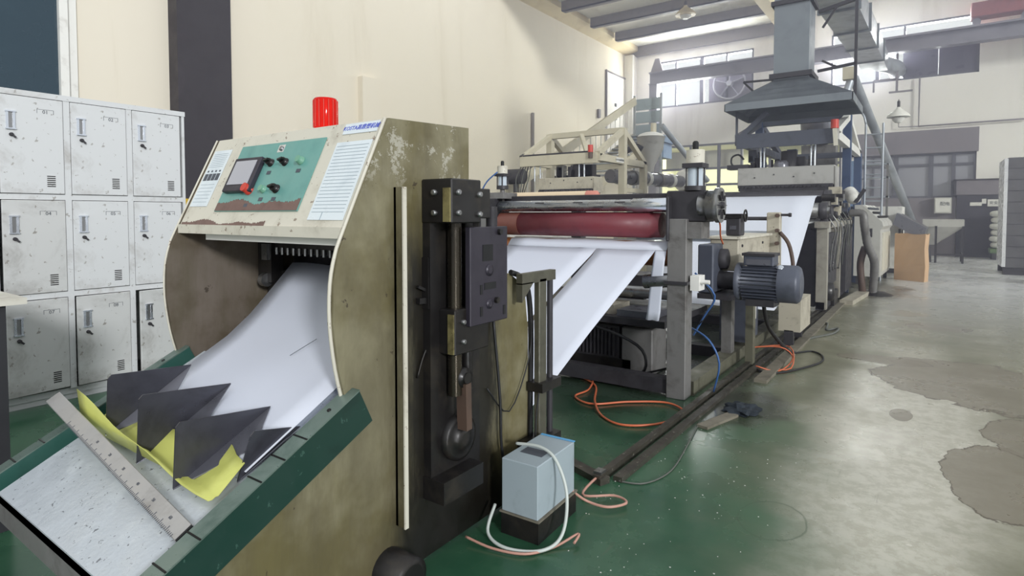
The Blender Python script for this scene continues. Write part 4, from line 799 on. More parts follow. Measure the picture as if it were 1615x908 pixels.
hp = single('ribbed_hose', B().tube([(-1.0, 10.3, 1.27), (-0.83, 10.3, 1.26), (-0.80, 10.3, 1.1), (-0.76, 10.4, 0.8), (-0.68, 10.5, 0.55), (-0.68, 10.6, 0.3), (-0.7, 10.65, 0.0)], lambda t: 0.055 + 0.006 * (int(t * 60) % 2), 12, sub=10), 'frame', 'thick grey ribbed hose dropping to the floor beside the console', 'hose', loc=(-0.8, 10.4, 0))
single('second_hose', B().tube([(-0.80, 10.5, 0.75), (-0.86, 10.55, 0.5), (-0.84, 10.55, 0.2), (-0.82, 10.6, 0.0)], 0.05, 10), 'brownhose', 'shorter brown hose joining the ribbed hose near the floor', 'hose', loc=(-0.85, 10.5, 0))
single('oily_rag_heap', B().rev((-0.68, 10.75, 0.0), (0, 0, 1), [(0, 0.26), (0.02, 0.22), (0.05, 0.14), (0.06, 0.05)], 9), 'black', 'dark oily rag heap around the foot of the ribbed hose', 'rag', loc=(-0.68, 10.75, 0))
# die box
def die(x0, x1, y, z0, z1, nm, label, m, bolt, group_loc):
    t = thing(nm, label, 'die head', group_loc)
    B().box(x0, x1, y, y + 0.3, z0 + 0.07, z1).build('die_body', m, t, bevel=0.01)
    B().box(x0 + 0.02, x1 - 0.02, y - 0.01, y + 0.28, z0, z0 + 0.09).build('die_lip', 'dark', t)
    n = int((x1 - x0) / 0.055)
    for i in range(n): B().rev((x0 + 0.03 + i * (x1 - x0 - 0.06) / (n - 1), y - 0.01, z0 + 0.06), (0, -1, 0), [(0, 0.018), (0.025, 0.018)], 8).build('lip_bolt', bolt, t)
    B().box(x1, x1 + 0.02, y - 0.01, y + 0.3, z0 + 0.03, z1 - 0.02).build('end_plate', m, t)
    for i in range(4): B().rev((x0 + 0.25 + 0.27 * i, y, z0 + 0.2 + 0.04 * (i % 2)), (0, -1, 0), [(0, 0.01), (0.01, 0.01)], 8).build('body_bolt', 'dark', t)
    return t
dh = die(-2.42, -1.10, 9.4, 1.60, 1.95, 'extrusion_die', 'wide pale grey extrusion die box under the hood', 'diegrey', 'dark', (-1.8, 9.5, 1.6))
# portal frame right
def portal(x0, x1, y0, ym, y1, zl, zt, m, md, nm, label, zbot, blue=False):
    t = thing(nm, label, 'machine frame', ((x0 + x1) / 2, ym, 0))
    for x in (x0, x1):
        mm = m if x == x1 else md
        B().beam((x, ym, zt), (x, y0, zl + 0.06), 0.09, 0.09, (1, 0, 0)).build('gable_brace', mm, t)
        B().beam((x, ym, zt), (x, y1, zl + 0.02), 0.09, 0.09, (1, 0, 0)).build('gable_brace', mm, t)
        B().beam((x, y0, zl), (x, y1, zl), 0.09, 0.12).build('side_beam', mm, t)
        for y in (ym, y1 - 0.05): B().box(x - 0.06, x + 0.06, y - 0.06, y + 0.06, zbot, zl + (0.6 if y == ym else 0)).build('column', 'blue' if blue else mm, t)
    B().box(x0, x1, y0 - 0.06, y0 + 0.06, zl - 0.10, zl + 0.08).build('front_beam', md, t)
    B().beam((x0, ym, zt), (x1, ym, zt), 0.1, 0.1).build('ridge_beam', md, t)
    B().beam((x0, y1, zl), (x1, y1, zl), 0.1, 0.1).build('rear_beam', md, t)
    return t
pr = portal(-2.42, -1.1, 9.4, 10.8, 12.6, 2.36, 2.80, 'white', 'motor', 'extruder_portal', 'dark blue and white gabled frame under the extraction hood', 0.0, True)
B().box(-2.42, -1.1, 9.30, 9.34, 2.24, 2.45).build('front_fascia', 'motor', pr)
B().beam((-2.36, 9.36, 2.42), (-2.0, 9.36, 2.76), 0.09, 0.07).beam((-2.43, 9.36, 2.3), (-2.43, 9.36, 2.8), 0.03, 0.03).build('corner_brace', 'motor', pr)
al = B().cyl((-1.10, 9.28, 2.44), (-1.10, 9.28, 2.56), 0.05, 16).build('alarm_lamp', 'redpaint', pr, 'small red alarm lamp')
B().beam((-1.1, 9.27, 2.44), (-1.08, 9.27, 2.2), 0.05, 0.05).build('lamp_arm', 'cream', al)
for x in (-2.12, -2.07, -1.43, -1.38): B().cyl((x, 9.55, 1.94), (x, 9.55, 2.28), 0.014, 10).build('lift_rod', 'chrome', pr)
gx = thing('die_drive_gear', 'dark motors and gearing between the die box and the blue frame', 'gearing', (-1.8, 10, 1.9))
random.seed(11)
B().box(-2.35, -1.2, 9.75, 10.15, 1.62, 1.9).build('gear_base', 'dark', gx)
B().cyl((-1.75, 9.7, 1.93), (-1.75, 9.7, 2.2), 0.11, 18).build('drive_motor', 'dark', gx)
B().rev((-1.83, 9.55, 1.95), (0, 0, 1), [(0, 0.1), (0.07, 0.1), (0.1, 0.07)], 18).build('motor_cap', 'galvlite', gx)
for i in range(22):
    x = random.uniform(-2.35, -1.25); s_ = random.uniform(0.05, 0.13); z = random.uniform(1.9, 2.08)
    if i % 2: B().box(x, x + s_, 9.75, 9.75 + s_, z, z + s_ * 1.5).build('gear_fitting', random.choice(['dark', 'black', 'motor', 'blue']), gx)
    else: B().cyl((x, 9.8, 1.9), (x, 9.8, z + 0.12), s_ * 0.35, 10).build('gear_spindle', random.choice(['dark', 'steel', 'black']), gx)
B().tube([(-2.4, 9.6, 1.98), (-2.55, 9.6, 2.02), (-2.56, 9.6, 2.14), (-2.46, 9.6, 2.18), (-2.38, 9.6, 2.1)], 0.015, 6).build('cable_loop', 'cable_k', gx)
B().box(-2.62, -2.3, 9.55, 9.75, 1.95, 2.02).build('cable_tray', 'dark', gx)
bx = thing('blue_control_cabinet', 'tall bright blue cabinet right of the blue frame', 'cabinet', (-1.2, 13.1, 0))
B().box(-1.34, -1.12, 12.75, 13.5, 1.4, 2.25).build('cabinet_body', 'ltblue', bx)
B().box(-1.34, -1.12, 12.75, 13.5, 0.0, 1.4).build('cabinet_base', 'motor', bx, 'dark lower half')
B().box(-1.12, -1.105, 12.8, 13.45, 1.45, 2.2).build('cabinet_door', 'blue', bx)
# hopper etc behind hood
single('resin_hopper', B().rev((-1.75, 12.8, 2.6), (0, 0, 1), [(0, 0.12), (0.25, 0.35), (0.65, 0.38), (0.7, 0.3)], 20), 'galvlite', 'grey resin hopper glimpsed behind the blue frame under the hood', 'hopper', loc=(-1.75, 12.8, 2.6))
ext = thing('extruder_barrel', 'long white extruder barrel and base behind the blue frame', 'extruder', (-1.8, 13.5, 0))
B().box(-2.4, -1.45, 12.0, 16.5, 0, 1.1).build('extruder_base', 'white', ext)
B().cyl((-1.9, 11.6, 1.5), (-1.9, 16.3, 1.5), 0.22, 18).build('barrel', 'galvlite', ext)
B().box(-2.1, -1.5, 12.85, 13.2, 1.1, 2.6).build('hopper_stand', 'frame', ext)
# ladder
ld = thing('step_ladder', 'thin grey steel ladder standing behind the blue frame', 'ladder', (-0.9, 13, 0))
for x in (-1.02, -0.74): B().cyl((x, 13.0, 0), (x, 13.0, 2.95), 0.02, 8).build('ladder_rail', 'galv', ld)
for i in range(11): B().cyl((-1.02, 13.0, 0.25 + i * 0.25), (-0.74, 13.0, 0.25 + i * 0.25), 0.014, 8).build('rung', 'galv', ld)
B().tube([(-1.02, 13.0, 2.95), (-1.08, 13.0, 3.15), (-1.25, 13.0, 3.2)], 0.02, 6).build('ladder_hook', 'galv', ld)
sr = thing('parts_rack', 'open grey rack with shelves behind the ladder', 'rack', (-1.0, 14.5, 0))
for x in (-1.35, -0.75): B().box(x, x + 0.04, 14.4, 14.44, 0, 2.3).build('rack_post', 'frame', sr)
for z in (1.2, 1.6, 2.0, 2.28): B().box(-1.35, -0.71, 14.4, 14.8, z, z + 0.03).build('rack_shelf', 'galv', sr)
# auger tube
au = thing('auger_tube', 'long silver auger tube rising from the floor hopper to the hood', 'auger', (-0.14, 19, 0))
B().cyl((-0.12, 19.0, 0.35), (-1.28, 13.0, 3.95), 0.085, 18).build('auger_pipe', 'galv', au)
B().box(-1.42, -1.22, 12.92, 13.1, 3.82, 4.05).build('auger_drive', 'ivory', au, 'yellowish drive box at the top of the auger')
B().rev((-0.12, 19.0, 0.0), (0, 0, 1), [(0, 0.18), (0.4, 0.16), (0.45, 0.1)], 16).build('auger_foot', 'dark', au)
B().cyl((-1.3, 13.05, 3.8), (-1.5, 12.9, 3.0), 0.07, 12).build('discharge_spout', 'galv', au)
fh = thing('floor_hopper_table', 'pale square feed hopper on four dark legs at the auger foot', 'hopper', (0.3, 19, 0))
B().faces([(-0.15, 18.8, 1.12), (0.72, 18.8, 1.12), (0.72, 19.6, 1.12), (-0.15, 19.6, 1.12), (-0.15, 18.8, 0.93), (0.72, 18.8, 0.93), (0.72, 19.6, 0.93), (-0.15, 19.6, 0.93), (0.0, 19.1, 0.45), (0.12, 19.1, 0.45), (0.12, 19.3, 0.45), (0.0, 19.3, 0.45)],
          [(0, 1, 5, 4), (1, 2, 6, 5), (2, 3, 7, 6), (3, 0, 4, 7), (4, 5, 9, 8), (5, 6, 10, 9), (6, 7, 11, 10), (7, 4, 8, 11), (0, 3, 2, 1)]).build('hopper_bin', 'console', fh)
for (x, y) in ((-0.13, 18.8), (0.14, 18.75), (0.70, 18.8), (0.70, 19.58), (-0.13, 19.58)): B().box(x - 0.025, x + 0.025, y - 0.025, y + 0.025, 0, 0.95).build('leg', 'dark', fh)
B().beam((0.14, 18.75, 0.22), (0.70, 18.8, 0.22), 0.04).beam((0.70, 18.8, 0.22), (0.70, 19.58, 0.22), 0.04).build('leg_brace', 'dark', fh)
# console
cn = thing('control_console', 'pale grey sloped control console with a button panel beside the ribbed hose', 'console', (-0.9, 12.9, 0))
ox, oy = -0.70, 12.15; dv_ = Vector((0.06, 1.75, 0)).normalized(); nv = Vector((dv_.y, -dv_.x, 0))
def CP(u, v, z): return Vector((ox, oy, 0)) + dv_ * u - nv * v + Vector((0, 0, z))
prof = [(0.0, 0.15), (0.0, 0.98), (-0.04, 1.04), (-0.02, 1.12), (0.28, 1.42), (0.40, 1.42), (0.40, 0.15)]
n = len(prof); vs = [CP(0, v, z) for v, z in prof] + [CP(1.75, v, z) for v, z in prof]
B().faces(vs, [tuple(range(n)), tuple(range(2 * n - 1, n - 1, -1))] + [(i, i + n, (i + 1) % n + n, (i + 1) % n) for i in range(n)]).build('console_body', 'console', cn)
for u in (0.35, 0.82, 1.29):
    dr = B().faces([CP(u, -0.012, 0.22), CP(u + 0.42, -0.012, 0.22), CP(u + 0.42, -0.012, 0.92), CP(u, -0.012, 0.92), CP(u, 0.0, 0.22), CP(u + 0.42, 0.0, 0.22), CP(u + 0.42, 0.0, 0.92), CP(u, 0.0, 0.92)], [(0, 1, 2, 3), (7, 6, 5, 4), (0, 4, 5, 1), (1, 5, 6, 2), (2, 6, 7, 3), (3, 7, 4, 0)]).build('console_door', 'cream', cn)
sl = Vector((0, 0, 0.3)) - (-nv) * -0.0
def SP(u, t, o): # t 0..1 up the slope
    p = CP(u, -0.02 + 0.30 * t, 1.12 + 0.30 * t); nn = (nv + Vector((0, 0, 1))).normalized(); return p + nn * o
for r_ in range(3):
    for i in range(9 if r_ != 1 else 7):
        u = 0.12 + i * 0.18; B().cyl(SP(u, 0.25 + r_ * 0.25, 0), SP(u, 0.25 + r_ * 0.25, 0.03), 0.022, 8).build('console_button', 'black' if r_ < 2 else 'darkink', cn)
for i in range(3):
    a, b2, c2, d2 = SP(0.15 + i * 0.55, 0.83, 0.004), SP(0.55 + i * 0.55, 0.83, 0.004), SP(0.55 + i * 0.55, 0.97, 0.004), SP(0.15 + i * 0.55, 0.97, 0.004); nn = (nv + Vector((0, 0, 1))).normalized() * 0.01
    B().faces([a, b2, c2, d2, a + nn, b2 + nn, c2 + nn, d2 + nn], [(3, 2, 1, 0), (4, 5, 6, 7), (0, 1, 5, 4), (1, 2, 6, 5), (2, 3, 7, 6), (3, 0, 4, 7)]).build('meter_strip', 'white', cn)
B().faces([CP(-0.006, 0.12, 0.85), CP(-0.006, 0.2, 0.85), CP(-0.006, 0.2, 1.0), CP(-0.006, 0.12, 1.0), CP(0, 0.12, 0.85), CP(0, 0.2, 0.85), CP(0, 0.2, 1.0), CP(0, 0.12, 1.0)], [(0, 1, 2, 3), (7, 6, 5, 4), (0, 4, 5, 1), (1, 5, 6, 2), (2, 6, 7, 3), (3, 7, 4, 0)]).build('side_vent', 'dark', cn)
for (u, v) in ((0.08, 0.06), (1.67, 0.06), (0.08, 0.34), (1.67, 0.34)):
    p = CP(u, v, 0); B().box(p.x - 0.03, p.x + 0.03, p.y - 0.03, p.y + 0.03, 0, 0.16).build('foot', 'dark', cn)
c2_ = thing('rear_cabinet', 'white low cabinet behind the sloped console', 'cabinet', (-0.7, 15.2, 0))
B().box(-1.2, -0.48, 14.9, 16.6, 0.1, 1.42).build('cabinet_body', 'white', c2_); B().box(-1.15, -0.55, 14.95, 16.5, 0, 0.1).build('plinth', 'dark', c2_)
c3_ = thing('tilted_cover', 'grey tilted metal cover on a stand above the brown paper bag', 'cover', (-0.3, 14.4, 0))
B().faces([(-0.55, 14.4, 1.28), (-0.05, 14.4, 0.98), (-0.02, 15.3, 0.98), (-0.5, 15.3, 1.28), (-0.62, 14.4, 1.05), (-0.1, 14.4, 0.72), (-0.06, 15.3, 0.72), (-0.56, 15.3, 1.05)], [(0, 1, 2, 3), (7, 6, 5, 4), (0, 4, 5, 1), (1, 5, 6, 2), (2, 6, 7, 3), (3, 7, 4, 0)]).build('cover_panel', 'galvlite', c3_)
for p in ((-0.5, 14.5), (-0.15, 14.5), (-0.48, 15.2), (-0.12, 15.2)): B().box(p[0] - 0.02, p[0] + 0.02, p[1] - 0.02, p[1] + 0.02, 0, 0.95).build('stand_leg', 'dark', c3_)
pg = thing('paper_bag', 'tall open brown kraft paper bag on the floor beside the console', 'bag', (-0.3, 13.35, 0))
b = B(); rows = []
ring = [(-0.54, 13.5), (-0.06, 13.22), (0.0, 13.45), (-0.48, 13.75)]
pts = []
for z, e in ((0, 0.0), (0.3, 0.012), (0.6, -0.008), (0.88, 0.01)):
    r_ = []
    for i in range(4):
        a = Vector(ring[i]); c_ = Vector(ring[(i + 1) % 4])
        for j in range(4): q = a.lerp(c_, j / 4); r_.append((q.x + e * math.sin(j * 2.1 + i), q.y + e, z + (0.012 * math.sin(j * 1.7 + i) if z > 0.8 else 0)))
    pts.append(r_)
b = B(); bv = [[b.bm.verts.new(p) for p in r_] for r_ in pts]
for i in range(3):
    for j in range(16): b.bm.faces.new((bv[i][j], bv[i][(j + 1) % 16], bv[i + 1][(j + 1) % 16], bv[i + 1][j]))
b.bm.faces.new(bv[0][::-1]); b.bm.normal_update(); bmesh.ops.solidify(b.bm, geom=b.bm.faces[:], thickness=0.004); b.build('bag_body', 'kraft', pg)
# right-hand stacks
ps = thing('wrapped_board_stack', 'tall dark grey stack of boards in clear wrap at the right', 'stack', (1.5, 16.3, 0))
B().box(1.29, 1.95, 15.9, 17.0, 0.14, 2.42).build('board_stack', 'wrap', ps, bevel=0.01)
B().box(1.24, 1.30, 15.88, 17.02, 0.16, 2.40).build('clear_wrap', 'wraplite', ps, 'crinkled clear wrap edge')
for i in range(9): B().box(1.288, 1.952, 15.893, 15.899, 0.35 + i * 0.23, 0.362 + i * 0.23).build('board_seam', 'dark', ps)
B().box(1.26, 1.97, 15.88, 15.98, 0, 0.14).build('pallet_runner', 'dark', ps)
B().box(1.26, 1.97, 16.9, 17.0, 0, 0.14).build('pallet_runner', 'dark', ps)
single('white_sack_bundle', B().box(1.50, 1.9, 13.9, 14.6, 0.12, 1.7), 'sack', 'white wrapped bundle cut by the right edge of the picture', 'bundle', loc=(1.6, 14, 0), bevel=0.04)
single('bundle_pallet', B().box(1.50, 1.9, 13.9, 14.0, 0.0, 0.12).box(1.50, 1.9, 14.5, 14.6, 0.0, 0.12), 'dark', 'dark pallet under the white bundle at the right edge', 'pallet', loc=(1.7, 14, 0))
pl_ = thing('green_pallet', 'green pallet under the stack of white sacks near the dark shutter', 'pallet', (1.7, 21.2, 0))
B().box(1.38, 2.3, 20.9, 21.6, 0.18, 0.3).build('deck', 'greenpallet', pl_)
for x in (1.42, 1.8, 2.15): B().box(x, x + 0.1, 20.9, 21.6, 0.0, 0.18).build('runner', 'dark', pl_)
for i in range(6):
    b = B(); bmesh.ops.create_uvsphere(b.bm, u_segments=16, v_segments=8, radius=1.0)
    for v in b.bm.verts:
        q = v.co; f_ = lambda c, p: math.copysign(abs(c) ** p, c); v.co = (f_(q.x, 0.5) * 0.42 + 1.8 + 0.015 * (-1) ** i, f_(q.y, 0.5) * 0.33 + 21.22, f_(q.z, 0.7) * 0.098 + 0.39 + i * 0.175)
    for f_ in b.bm.faces: f_.smooth = True
    single('white_sack', b, 'sack', ['lowest white sack, lying on the green pallet', 'second white sack from the bottom of the stack', 'third white sack from the bottom of the stack', 'fourth white sack from the bottom of the stack', 'white sack second from the top of the stack', 'topmost white sack of the stack by the dark shutter'][i], 'sack', 'white sacks stacked by the shutter', loc=(1.8, 21.22, 0.3 + i * 0.175))

# =====================================================================
# LEFT PRODUCTION LINE
# =====================================================================
pl = portal(-6.15, -4.6, 9.0, 10.0, 11.0, 2.22, 2.78, 'ivory', 'ivory', 'ivory_portal_frame', 'ivory gabled steel portal frame of the left production line', 0.0)
B().box(-6.1, -4.75, 8.95, 9.0, 2.14, 2.33).build('dark_front_beam', 'dark', pl, 'dark front beam')
B().box(-4.64, -4.56, 10.0, 11.0, 1.66, 1.74).build('lower_side_beam', 'ivory', pl)
B().beam((-5.4, 9.9, 2.74), (-4.9, 9.2, 2.3), 0.07).build('inner_brace', 'ivory', pl)
B().beam((-6.16, 8.98, 2.30), (-6.16, 9.95, 2.72), 0.05, 0.05, (1, 0, 0)).build('dark_strip', 'dark', pl)  # dark strip laid along the left gable brace
lt = B().box(-4.553, -4.548, 9.62, 9.95, 2.18, 2.26).build('name_strip', 'white', pl, 'white lettering strip'); text('lettering', 'KOSTA高鼎塑机械', 0.045, 'darkink', lt, (-4.545, 9.78, 2.22), (0, 1, 0), (0, 0, 1))
al = B().cyl((-4.7, 8.93, 2.3), (-4.7, 8.93, 2.42), 0.045, 14).build('alarm_lamp', 'redpaint', pl, 'small red alarm lamp'); B().cyl((-4.7, 8.93, 2.2), (-4.7, 8.93, 2.3), 0.04, 12).build('lamp_base', 'brownhose', al)
for x in (-5.9, -5.78, -4.98, -4.88): B().cyl((x, 9.05, 1.85), (x, 9.05, 2.25), 0.014, 10).build('lift_rod', 'chrome', pl)
die(-5.72, -4.62, 8.9, 1.60, 1.89, 'extrusion_die', 'beige extrusion die box inside the ivory portal frame at left', 'beige', 'dark', (-5.2, 9, 1.6))
g2 = thing('left_drive_gear', 'black gearing and cables above the beige die box at left', 'gearing', (-5.2, 9.2, 1.9))
random.seed(5)
B().box(-5.6, -4.8, 9.25, 9.5, 1.6, 1.95).build('gear_base', 'dark', g2)
for i in range(20):
    x = random.uniform(-5.75, -4.8); s_ = random.uniform(0.06, 0.14)
    if i % 2: B().box(x, x + s_, 9.1, 9.1 + s_, 1.89, 1.92 + s_ * 1.6).build('gear_fitting', random.choice(['dark', 'black', 'black', 'steel']), g2)
    else: B().cyl((x, 9.2, 1.88), (x, 9.2, 2.0 + s_), s_ * 0.4, 10).build('gear_spindle', random.choice(['dark', 'black', 'steel']), g2)
for i in range(5): B().tube([(-5.95 - 0.05 * i, 9.0, 2.15), (-6.0 - 0.07 * i, 9.0, 1.9), (-6.1 - 0.04 * i, 9.0, 1.65)], 0.01, 5).build('hanging_cable', 'cable_k' if i % 2 else 'cable_g', g2)
eb = thing('left_extruder', 'white extruder barrel with clamp bands behind the ivory frame', 'extruder', (-4.6, 11.8, 0))
B().cyl((-5.0, 10.3, 1.98), (-4.55, 12.9, 1.98), 0.13, 18).build('barrel', 'galvlite', eb)
for i in range(5):
    a = Vector((-5.0, 10.3, 1.98)).lerp(Vector((-4.55, 12.9, 1.98)), 0.1 + i * 0.18); B().cyl(a, a + Vector((0.017, 0.1, 0)), 0.15, 18).build('clamp_band', 'frame' if i % 2 else 'white', eb)
B().box(-5.3, -4.3, 11.1, 13.4, 0, 1.62).build('extruder_base', 'console', eb)
B().rev((-4.5, 12.9, 2.0), (0.17, 1, 0), [(0, 0.2), (0.1, 0.26), (0.4, 0.26), (0.5, 0.15)], 20).build('gear_drum', 'white', eb)
B().box(-4.45, -4.2, 12.9, 13.6, 1.6, 2.3).build('motor_box', 'console', eb)
hp2 = thing('left_hopper', 'grey conical resin hopper heaped with white resin, right of the ivory frame', 'hopper', (-4.88, 12.0, 1.9))
hcx, hcy = -4.88, 12.0
B().rev((hcx, hcy, 2.15), (0, 0, 1), [(0, 0.07), (0.12, 0.08), (0.48, 0.26), (0.72, 0.29), (0.74, 0.31)], 24).build('hopper_cone', 'diegrey', hp2)
B().rev((hcx, hcy, 2.88), (0, 0, 1), [(0, 0.30), (0.07, 0.24), (0.11, 0.13), (0.12, 0.02)], 20).build('resin_heap', 'white', hp2, 'white resin heaped on the hopper')
B().cyl((hcx + 0.06, hcy, 2.95), (hcx + 0.06, hcy, 3.18), 0.06, 12).build('feed_spout', 'ivory', hp2)
B().cyl((hcx, hcy, 1.9), (hcx, hcy, 2.2), 0.07, 12).build('hopper_neck', 'galvlite', hp2)
B().tube([(-5.3, 11.2, 2.0), (-5.28, 11.3, 2.4), (-5.05, 11.5, 2.65), (-4.9, 11.6, 2.6)], 0.06, 8).build('vacuum_hose', 'dark', hp2)
single('left_auger_tube', B().cyl((-4.72, 12.2, 3.15), (-4.1, 13.4, 2.0), 0.06, 14), 'galv', 'silver auger tube slanting down from the left hopper', 'auger', loc=(-4, 12.5, 2.3))
# stairs and platform at the back left
st = thing('steel_staircase', 'steel staircase with white handrail climbing behind the left line', 'stairs', (-7.5, 14, 0))
def SY(t): return (10.6 + 6.4 * t, 1.0 + 2.75 * t)
for x in (-7.5, -6.7):
    B().beam((x, 10.6, 0.85), (x, 17.0, 3.6), 0.06, 0.2).build('stringer', 'ivory', st)
B().beam((-7.5, 10.4, 1.75), (-7.5, 17.2, 4.75), 0.06, 0.22).build('handrail', 'ivory', st)
for i in range(22): t = i / 22; y, z = SY(t); B().box(-7.5, -6.7, y, y + 0.24, z - 0.02, z + 0.01).build('tread', 'galv', st)
for i in range(20): t = i / 20; y = 10.9 + 6.1 * t; z = 0.98 + 2.62 * t; B().cyl((-7.5, y, z), (-7.5, y, z + 0.98), 0.015, 6).build('baluster', 'white', st)
pf = thing('stair_platform', 'pale blue-grey panelled platform at the top of the staircase', 'platform', (-7.1, 17.6, 0))
B().box(-7.6, -6.6, 17.1, 18.3, 3.45, 3.65).build('deck', 'ltblue', pf)
for i in range(3): B().box(-7.55, -6.75, 17.35, 17.4, 3.68 + i * 0.4, 4.02 + i * 0.4).build('panel', 'bluegrey', pf)
for x in (-7.55, -6.7): B().box(x, x + 0.06, 17.15, 17.2, 0, 4.9).build('platform_post', 'galv', pf)
B().box(-7.5, -6.7, 17.5, 18.2, 3.0, 3.45).build('under_box', 'ltblue', pf)
single('wall_side_pump', B().cyl((-7.4, 10.3, 2.05), (-7.0, 10.3, 2.05), 0.16, 14).cyl((-7.2, 10.3, 1.0), (-7.2, 10.3, 1.95), 0.05, 10), 'dark', 'dark round blower beside the stair foot behind the roller stand', 'blower', loc=(-7.2, 10.3, 1.0))
cr_ = thing('cloth_roll', 'beige cloth roll with a pink end behind the dark bar of the roller stand', 'roll', (-3.2, 4.9, 1.3))
B().rev((-3.75, 4.9, 1.42), (1, 0, 0), [(0, 0.05), (1.15, 0.05)], 18).build('roll_body', 'tan', cr_); B().rev((-2.61, 4.9, 1.42), (1, 0, 0), [(0, 0.052), (0.1, 0.05), (0.12, 0.03)], 18).build('roll_end', 'pink', cr_)
B().box(-3.7, -3.6, 4.85, 4.95, 0, 1.37).box(-2.75, -2.65, 4.85, 4.95, 0, 1.37).build('roll_stand', 'dark', cr_)
ch = thing('low_conveyor', 'low pale machine bed below the ivory portal', 'machine', (-5.2, 7.5, 0))
B().box(-5.8, -4.5, 6.3, 8.8, 0, 1.5).build('bed', 'console', ch)

# =====================================================================
# FLOOR ITEMS
# =====================================================================
bk = thing('post_bracket', 'dark steel arch bracket with a vertical rod behind the cutting machine', 'bracket', (-1.4, 2.2, 0))
B().box(-1.415, -1.385, 2.165, 2.225, 0.0, 0.97).build('bracket_post', 'dframe', bk, bevel=0.004)
B().box(-1.415, -1.385, 2.03, 2.30, 0.955, 1.0).build('bracket_arm', 'dframe', bk)
B().cyl((-1.40, 2.275, 0.0), (-1.40, 2.275, 0.98), 0.014, 12).build('vertical_rod', 'dark', bk)
B().prism([(2.03, 0.88), (2.03, 0.96), (2.12, 0.96)], 'x', -1.415, -1.385).build('corner_gusset', 'dframe', bk)
B().box(-1.44, -1.36, 2.15, 2.31, 0.47, 0.51).build('rod_clamp', 'black', bk)
B().box(-1.45, -1.36, 2.09, 2.31, 0.20, 0.26).build('rod_clamp', 'black', bk)
B().tube([(-1.38, 2.16, 0.5), (-1.38, 2.13, 0.35), (-1.38, 2.12, 0.12)], 0.004, 5).build('thin_wire', 'cable_k', bk)
tb = thing('transformer_box', 'pale blue-grey metal box standing on a black base beside the cutter', 'box', (-1.3, 1.98, 0))
def rbox(cx, cy, a, b_, z0, z1, ang):
    c_, s_ = math.cos(ang), math.sin(ang); q = [(cx + c_ * u - s_ * v, cy + s_ * u + c_ * v) for u, v in ((-a, -b_), (a, -b_), (a, b_), (-a, b_))]
    return B().prism(q, 'z', z0, z1)
rbox(-1.27, 1.99, 0.085, 0.155, 0.0, 0.085, R(2)).build('black_base', 'black', tb)
rbox(-1.27, 1.99, 0.090, 0.160, 0.085, 0.091, R(2)).build('base_board', 'plankw', tb)
rbox(-1.27, 1.985, 0.082, 0.150, 0.091, 0.30, R(2)).build('housing', 'bluegrey', tb, bevel=0.003)
rbox(-1.27, 2.13, 0.08, 0.006, 0.301, 0.304, R(2)).build('blue_edge', 'bluetape', tb, 'bright blue tape along the rear edge')
rbox(-1.27, 1.95, 0.05, 0.03, 0.3005, 0.3015, R(2)).build('smudged_label', 'darkink', tb)
single('white_power_cable', B().tube([(-1.36, 1.95, 0.315), (-1.25, 1.96, 0.322), (-1.17, 1.95, 0.29), (-1.11, 1.93, 0.18), (-1.10, 1.88, 0.05), (-1.14, 1.80, 0.012), (-1.26, 1.74, 0.01), (-1.36, 1.76, 0.03), (-1.385, 1.84, 0.1)], 0.0065, 8, sub=8), 'cable_w', 'pale grey cable looping over the blue-grey box', 'cable', loc=(-1.2, 1.9, 0))
single('pink_cable', B().tube([(-1.42, 1.70, 0.02), (-1.3, 1.71, 0.01), (-1.18, 1.75, 0.01), (-1.12, 1.85, 0.008), (-1.07, 1.95, 0.03), (-1.06, 1.9, 0.02)], 0.005, 6, sub=6).tube([(-1.2, 2.12, 0.1), (-1.17, 2.2, 0.03), (-1.08, 2.22, 0.02), (-1.03, 2.3, 0.02), (-1.1, 2.33, 0.02), (-1.22, 2.26, 0.02), (-1.24, 2.5, 0.03)], 0.006, 6, sub=6), 'cable_p', 'pinkish cable curled on the floor around the blue-grey box', 'cable', loc=(-1.2, 2.0, 0))
rl = thing('floor_rail', 'oily steel floor channel running along the production line', 'rail', (-1.2, 2.5, 0))
B().beam((-1.235, 2.42, 0.02), (-1.12, 9.2, 0.02), 0.035, 0.04).build('rail_strip', 'rail', rl)
B().beam((-1.165, 2.50, 0.012), (-1.05, 9.2, 0.012), 0.045, 0.024).build('rail_strip', 'rail', rl)
B().beam((-1.53, 2.56, 0.015), (-1.20, 2.44, 0.015), 0.06, 0.03).build('cross_channel', 'rail', rl)
B().box(-1.26, -1.22, 2.44, 2.49, 0.03, 0.05).build('rail_clip', 'steel', rl)
rnd = random.Random(2); pts = [(-1.135, 2.46), (-1.10, 3.2), (-1.08, 4.2), (-1.04, 5.6)]
single('loose_board', B().beam((-1.06, 3.42, 0.008), (-0.97, 3.75, 0.008), 0.07, 0.015), 'plankw', 'small weathered board lying beside the floor rail', 'board', loc=(-1.02, 3.58, 0))
single('long_plank', B().beam((-1.0, 4.6, 0.012), (-0.98, 9.5, 0.012), 0.09, 0.024), 'plankw', 'long worn plank lying parallel to the floor rail', 'plank', loc=(-1, 7, 0))
single('far_board', B().beam((-0.92, 9.3, 0.03), (-0.82, 10.6, 0.03), 0.16, 0.06), 'beige', 'pale cable-cover board near the rag heap', 'board', loc=(-0.87, 10, 0))
b = B(); bmesh.ops.create_icosphere(b.bm, subdivisions=3, radius=1.0)
from mathutils import noise as mn
for v in b.bm.verts:
    q = v.co.copy(); r_ = 1 + 0.5 * mn.noise(q * 2.2); v.co = (q.x * 0.10 * r_ - 0.95, q.y * 0.11 * r_ + 3.86, max(0.0, q.z * 0.035 * r_ + 0.012))
